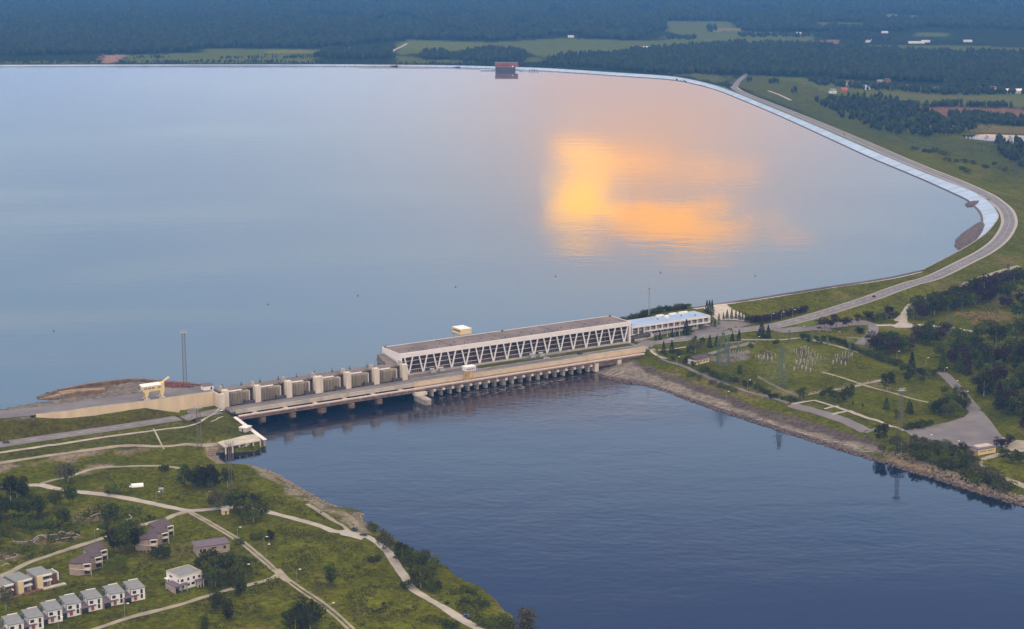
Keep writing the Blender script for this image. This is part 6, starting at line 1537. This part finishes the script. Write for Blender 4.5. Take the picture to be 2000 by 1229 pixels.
cluster([(1722,887,7)], 6, 'broad', 'leaf_willow', 'small pale tree', 'at the end of the paved bank', w_=.9)
cluster([(1772,839),(1800,837),(1812,833),(1790,836)], 5, 'bush', 'leaf_dark', 'round dark bush', 'at the upper edge of the parking lot', 'bushes at the upper edge of the parking lot', 1.1)
fill([(1768,868),(1800,868),(1850,880),(1885,890),(1905,905),(1960,945),(1975,968),(1930,955),(1880,930),(1830,915),(1790,895)], 42, 6.8, ['broad', 'bush', 'broad'], ['leaf_dark', 'leaf_mid', 'leaf_willow'], 'the belt below the parking lot', 'trees of the belt between parking lot and river', 1.25, 6, 7)
cluster([(1881,887,7.5)], 7.5, 'broad', 'leaf_dark', 'dark round tree', 'left of the gatehouse', w_=1.3)
cluster([(1950,874,7),(1962,876,7),(1972,868,7)], 7, 'broad', 'leaf_purple', 'purple-brown tree', 'right of the gatehouse', 'purple-brown trees right of the gatehouse', 1.15)
cluster([(1962,900,8),(1980,904,8),(1994,906,8),(2010,908,8)], 8, 'broad', 'leaf_dark', 'dark tree', 'below the curved track at the right edge', 'trees below the curved track', 1.2)
# beyond the bend
cluster([(1785,293),(1805,297),(1815,299),(1826,297),(1838,300),(1848,303),(1852,315),(1868,317),(1884,318),(1900,321),(1880,332),(1890,338),(1925,328),(1940,322),(1962,335)], 7, 'bush', ['leaf_dark', 'leaf_mid'], 'dark bush', 'in the rough grass outside the dyke bend', 'bushes outside the dyke bend', 1.2)
flush_trees()

# rough grass and low scrub: nobody could count it
def scrub(name, poly, n, s0, s1, m, label, seed):
    rg = np.random.default_rng(seed); P_ = np.array(poly, float); lo, hi = P_.min(0), P_.max(0)
    q = lo + (hi - lo) * rg.random((n * 3, 2)); q = q[inside(q[:, 0], q[:, 1], P_)][:n]
    k = vnoise(q[:, 0], q[:, 1] * 2, 26, seed) + .5 * vnoise(q[:, 0], q[:, 1] * 2, 9, seed + 1); q = q[k > .78]
    W_ = at_many(q); keep = np.ones(len(W_), bool)
    for tr in TRACKS: keep &= seg_dist(W_[:, 0], W_[:, 1], tr)[0] > 3.4
    for c in BLD: keep &= np.hypot(W_[:, 0] - c[0], W_[:, 1] - c[1]) > 9
    W_ = W_[keep]; m_ = 4; n2 = len(W_); s = rg.uniform(s0, s1, n2) * .7
    C = np.repeat(W_, m_, 0); S = np.repeat(s, m_); C = C + rg.normal(size=C.shape) * (S * .45)[:, None]; C[:, 2] = np.repeat(W_[:, 2], m_) + np.abs(C[:, 2] - np.repeat(W_[:, 2], m_)) + S * .15
    V, F = leaf_quads(C, S * .5, rg)
    tag(mesh_np(name, V, F, m), label, 'grass', kind='stuff')
TRACKS = [at_many(p) for p in ([(-160,958),(80,948),(150,961),(270,978),(372,998),(450,991),(525,1001),(620,1026),(715,1048),(760,1082),(790,1128),(835,1170),(905,1212),(990,1265)], [(372,999),(445,1040),(520,1095),(590,1150),(690,1228)], [(368,999),(325,1014),(200,1052),(60,1098),(-100,1160)], [(545,1119),(430,1157),(250,1208),(170,1235)], [(75,947),(135,932),(235,912),(350,916)])]
BLD = at_many([(268,950),(362,1140),(415,1075),(440,1004),(30,1160),(80,1145),(105,1140),(20,1245),(60,1232),(97,1218),(134,1205),(176,1195),(220,1185),(260,1175),(160,1110),(185,1095),(200,1080),(290,1062),(310,1050),(330,1035)])
mat('scrub_olive', (.085, .085, .010), .95, .5, .05, c2=(.14, .14, .018), spec=.1)
mat('scrub_green', (.060, .078, .010), .95, .5, .05, c2=(.11, .13, .016), spec=.1)
scrub('rough_grass', [(-60,1000),(330,1010),(560,1125),(700,1235),(-60,1240)], 9000, .6, 1.5, 'scrub_olive', 'rough olive grass and weeds around the houses', 1)
scrub('rough_grass', [(-60,960),(150,975),(360,1003),(200,1050),(0,1115),(-60,1120)], 5000, .7, 1.7, 'scrub_green', 'lush green weeds above the terraces', 2)
scrub('rough_grass', [(150,925),(430,900),(520,925),(700,1030),(560,1000),(300,975)], 3500, .4, 1.1, 'scrub_olive', 'tufts of grass in the meadow by the river bay', 3)
scrub('rough_grass', [(560,1020),(700,1055),(780,1150),(900,1240),(700,1240),(480,1060)], 6000, .45, 1.2, 'scrub_olive', 'tufts of grass in the meadow inside the riverside track', 4)
scrub('rough_grass', [(730,1045),(840,1090),(900,1135),(1000,1215),(1005,1240),(930,1225),(850,1165),(780,1100)], 3500, .6, 1.7, 'scrub_green', 'green scrub on the bank between track and water', 5)
scrub('rough_grass', [(1320,715),(1470,690),(1640,680),(1760,730),(1700,745),(1560,768),(1450,745)], 3500, .35, .9, 'scrub_olive', 'tufts of grass in the switchyard meadow', 6)
scrub('rough_grass', [(1740,860),(1870,895),(2010,965),(2010,990),(1850,930),(1730,890)], 2600, .6, 1.6, 'scrub_green', 'green scrub on the bank below the parking lot', 7)
scrub('rough_grass', [(1500,165),(1700,180),(1990,240),(2030,350),(1960,350),(1800,285),(1650,235)], 2500, 1.0, 3.0, 'scrub_green', 'scrub in the fields outside the dyke', 8)
scrub('rough_grass', [(1850,560),(2040,520),(2040,640),(1860,650)], 2000, .6, 1.7, 'scrub_green', 'scrub between the woods at the right', 9)

# ------------------------------------------------------------------ far woods: masses of low trees, one object per wood
def wood(name, polys, label, per, h, seed, avoid=(), m='far_leaf', grow_=0.0):
    rg = np.random.default_rng(seed); Q = []
    for poly in polys:
        P_ = np.array(poly, float); lo, hi = P_.min(0), P_.max(0); n = int((hi - lo).prod() / per)
        q = lo + (hi - lo) * rg.random((n, 2)); Q.append(q[inside(q[:, 0], q[:, 1], P_)])
    q = np.vstack(Q)
    for f in avoid: q = q[~inside(q[:, 0], q[:, 1], np.array(f, float))]
    if name == 'far_wood':
        k = vnoise(q[:, 0], q[:, 1] * 5, 60, 77) + .3 * vnoise(q[:, 0], q[:, 1] * 6, 18, 78); q = q[(k > .38) | (q[:, 0] < 600)]
    a, b = P(q[:, 0], q[:, 1], 9.0); z = H(a, b); n = len(q)
    far_s = 1 + grow_ * np.clip((b - 4200) / 5000, 0, 1.5)
    hh = h * rg.uniform(.7, 1.15, n) * far_s; r = hh * rg.uniform(.2, .34, n)
    K = 7; V = np.zeros((n, 2 * K + 1, 3)); an = np.linspace(0, 2 * np.pi, K, endpoint=False)
    for j, (zz, rr) in enumerate(((.18, .75), (.62, 1.0))):
        ja = rg.uniform(-.35, .35, (n, K)); jr = rg.uniform(.6, 1.3, (n, K)); jz = rg.uniform(-.16, .16, (n, K))
        V[:, j * K:(j + 1) * K, 0] = a[:, None] + np.cos(an + ja) * jr * (r * rr)[:, None]
        V[:, j * K:(j + 1) * K, 1] = b[:, None] + np.sin(an + ja) * jr * (r * rr)[:, None]
        V[:, j * K:(j + 1) * K, 2] = z[:, None] + (zz + jz) * hh[:, None]
    V[:, 2 * K] = np.stack([a + rg.normal(size=n) * r * .2, b, z + hh], 1)
    F = []
    for k in range(K): F += [[k, (k + 1) % K, K + (k + 1) % K], [k, K + (k + 1) % K, K + k], [K + k, K + (k + 1) % K, 2 * K]]
    F = (np.array(F)[None] + (np.arange(n) * (2 * K + 1))[:, None, None]).reshape(-1, 3)
    c = rg.uniform(.8, 1.2, n)[:, None] * np.array([.025, .033, .016]) + (rg.random(n)[:, None] < .25) * np.array([.012, .018, .002])
    return tag(mesh_np(name, V.reshape(-1, 3), F, m, colr=np.repeat(c, 2 * K + 1, 0)), label, 'wood', kind='stuff')
m = bpy.data.materials.new('far_leaf'); m.use_nodes = True; MATS['far_leaf'] = m
b = m.node_tree.nodes['Principled BSDF']; b.inputs['Roughness'].default_value = .95; b.inputs['Specular IOR Level'].default_value = .1
a_ = m.node_tree.nodes.new('ShaderNodeAttribute'); a_.attribute_name = 'zone'; m.node_tree.links.new(a_.outputs['Color'], b.inputs['Base Color'])
AV = [f for f, c in FIELDS]
wood('far_wood', [[(-900,-90),(2900,-90),(2900,60),(1650,62),(1280,60),(1240,78),(1100,72),(960,80),(800,76),(660,92),(400,94),(360,102),(230,106),(0,108),(-900,112)]], 'endless blue hazy forest beyond the far shore', 6.0, 19, 1, AV, grow_=.7)
wood('belt_wood', [[(1235,100),(1300,96),(1330,94),(1420,88),(1450,86),(1600,90),(1700,98),(1850,104),(2050,108),(2700,112),(2700,178),(2050,176),(1980,172),(1850,166),(1700,158),(1560,150),(1470,147),(1400,146),(1320,146),(1240,140),(1180,136),(1150,128)]], 'broad dark forest belt behind the far bend of the dyke', 7.0, 19, 2, AV[:0] + [AV[15]], grow_=.3)
wood('grove', [[(614,112),(640,98),(700,97),(765,98),(770,114),(700,116)]], 'dark square grove on the far shore', 6, 17, 3)
wood('grove', [[(818,112),(830,103),(870,102),(880,116),(830,118)]], 'small grove between two fields on the far shore', 6, 17, 4)
wood('grove', [[(898,114),(905,104),(950,98),(1000,100),(1026,106),(1026,122),(960,124),(900,122)]], 'dark grove right behind the red pumping station', 6, 18, 5)
wood('grove', [[(1070,118),(1100,108),(1180,106),(1240,104),(1240,136),(1150,132),(1060,127)]], 'loose wood right of the pumping station', 8, 15, 6)
wood('tree_line', [[(560,122),(960,124),(1060,127),(960,128),(700,124.6),(560,124.6)], [(-600,121),(200,120),(200,124.5),(-600,126)], [(230,121),(560,120),(560,124),(230,124.4)], [(260,113),(330,110),(330,114),(262,116)], [(430,112),(620,110),(620,114),(432,116)]], 'thin bushes and tree lines along the far dyke', 9, 8, 7)
wood('tree_line', [[(1440,66),(1600,68),(1600,72),(1445,72)], [(1300,70),(1360,72),(1355,78),(1300,77)], [(1380,52),(1400,50),(1400,60),(1382,64)], [(1480,46),(1590,46),(1590,60),(1490,60)], [(1620,62),(1700,66),(1740,80),(1620,74)]], 'tree lines between the far fields', 7, 14, 8)
wood('village_trees', [[(1570,156),(1600,156),(1650,168),(1740,172),(1830,180),(1930,182),(2100,182),(2100,192),(1960,188),(1900,190),(1840,190),(1760,182),(1680,178),(1600,168)], [(1845,164),(2100,158),(2100,182),(1900,182),(1840,180)]], 'garden trees around the far village houses', 9, 13, 9)
wood('tree_line', [[(1710,204),(1800,210),(1860,206),(1980,210),(1980,214),(1900,212),(1840,212),(1780,214),(1700,212)], [(1850,226),(1900,226),(1960,232),(2100,236),(2100,250),(1960,246),(1860,240)]], 'dark tree lines around the brown field', 8, 12, 10)

wood('distant_trees', [[(1590,200),(1640,192),(1720,192),(1790,215),(1850,238),(1905,252),(1880,262),(1820,268),(1760,264),(1700,252),(1640,228)], [(1940,278),(2080,283),(2080,345),(1990,325),(1960,305)], [(1496,160),(1528,160),(1528,166),(1496,167)], [(1545,180),(1555,180),(1555,186),(1545,186)], [(1460,158),(1472,158),(1470,164),(1460,164)]], 'dark green trees outside the far dyke road, by the brown field and the pond', 26, 14, 12)

# far houses
FH = [(1655,166,'cream_paint','roof_violet'),(1648,180,'red_brick','red_brick'),(1672,168,'cream_paint','red_brick'),(1692,175,'white_render','roof_blue'),(1712,168,'cream_paint','roof_purple'),(1732,161,'red_brick','roof_purple'),(1718,164,'cream_paint','roof_grey'),(1775,175,'white_render','roof_grey'),(1823,181,'white_render','roof_blue'),(1832,178,'cream_paint','roof_purple'),(1911,178,'red_brick','roof_purple'),(1939,178,'cream_paint','roof_violet'),(1626,182,'white_render','roof_grey'),(1965,183,'white_render','white_render'),(1977,183,'white_render','white_render'),(1989,183,'white_render','white_render')]
wd = ['first', 'second', 'third', 'fourth', 'fifth', 'sixth', 'seventh', 'eighth', 'ninth', 'tenth', 'eleventh', 'twelfth', 'thirteenth', 'fourteenth', 'fifteenth', 'sixteenth']
def far_house(x, y, w_, d_, h, wm, rm, label, group, name='farm_house', cat='house', gable=True, rz=.3):
    a, b = P(x, y, 9); T = thing(name, label, cat, (float(a), float(b), gz(float(a), float(b))), rz, group)
    MB().box(-w_, w_, -d_, d_, -2, h).build('wall', wm, T); b = MB()
    if gable: b._add([(-w_ - .4, -d_ - .5, h - .2), (w_ + .4, -d_ - .5, h - .2), (w_ + .4, 0, h + d_ * .8), (-w_ - .4, 0, h + d_ * .8), (w_ + .4, d_ + .5, h - .2), (-w_ - .4, d_ + .5, h - .2)], [(0, 1, 2, 3), (3, 2, 4, 5), (0, 3, 5), (1, 4, 2), (0, 5, 4, 1)])
    else: b.box(-w_ - .3, w_ + .3, -d_ - .3, d_ + .3, h, h + .4)
    b.build('roof', rm, T)
    for k in (-.5, .4): MB().box(w_ * k, w_ * k + 1.4, -d_ - .1, -d_ + .02, 1.2, 2.8).build('window', 'window_glass', T)
order = sorted(range(len(FH)), key=lambda i: FH[i][0])
for k, i in enumerate(order):
    x, y, wm, rm = FH[i]; far_house(x, y + 2, 6.5, 5, 5.5, wm, rm, f'far village house, {wd[k]} from the left along the field behind the dyke', 'far village houses')
for i, (x, y, w_, lb) in enumerate([(1250,94,16,'long white farm shed left of the far white buildings'),(1270,94,12,'short white farm shed beside the long one'),(1365,96,26,'wide low white building at the edge of the far forest belt'),(1385,97,18,'white building below the pointed white roof far off'),(1395,93,9,'far white building with a pointed roof'),(1790,84,24,'far long white hall on the right'),(1808,82,12,'far short white hall beside the long one'),(1890,82,12,'far lone white hall near the right edge'),(1560,65,8,'far white barn between the fields'),(1728,64,10,'far pale barn left of the small lane'),(1115,72,10,'far white farm at the top of the green field'),(910,34,9,'distant white house in the blue forest'),(940,36,9,'distant white barn in the blue forest')]):
    far_house(x, y, w_, 9, 6, 'white_render', 'white_render' if i != 4 else 'roof_grey', lb, 'far white halls and barns', 'barn', 'barn', i == 4, 0)
# far radio mast, small lanes and the pond
a, b = P(636, 8, 9); T = thing('radio_mast', 'very distant red and white radio mast standing in the blue forest', 'mast', (float(a), float(b), 9)); bb = MB(); bb.bar((0, 0, 0), (0, 0, 60), 2.0, 1.4, 6); bb.build('tower', 'pier_concrete', T); bb = MB(); bb.bar((0, 0, 60), (0, 0, 85), 1.6, .8, 6); bb.build('antenna', 'red_brick', T)
def far_lane(pts, w_):
    q = px(pts, 9.4); q[:, 2] = H(q[:, 0], q[:, 1]); drape_strip('lane', q, w_, 'pale_gravel', .8, 40)
far_lane([(795,84),(785,90),(772,96),(765,101)], 9); far_lane([(1692,68),(1698,74),(1694,82)], 16); far_lane([(1640,29),(1800,32),(2100,36)], 14); far_lane([(1500,178),(1522,186),(1545,197)], 6)
sheet('pond_water', [P(x, y, 9) for x, y in [(1878,264),(1930,262),(2080,268),(2080,282),(1990,279),(1930,275),(1885,270)]], float(np.max([gz(float(P(x, 270, 9)[0]), float(P(x, 270, 9)[1])) for x in range(1880, 2000, 12)])) + .3, 'river_water')

# ------------------------------------------------------------------ haze: one closed box of thin even air round camera and scene
hz = MB(); hz.box(-14000, 14000, -300, 31500, -8, HC + 34)
m = bpy.data.materials.new('haze'); m.use_nodes = True; t = m.node_tree
t.nodes.remove(t.nodes['Principled BSDF']); pv = t.nodes.new('ShaderNodeVolumePrincipled')
pv.inputs['Color'].default_value = (.14, .44, 1.0, 1); pv.inputs['Density'].default_value = HAZE = 5.8e-5; pv.inputs['Anisotropy'].default_value = 0.0
t.links.new(pv.outputs[0], t.nodes['Material Output'].inputs['Volume'])
MATS['haze'] = m
tag(hz.build('haze', 'haze'), 'thin blue evening haze filling the air over the reservoir', 'haze', kind='stuff')
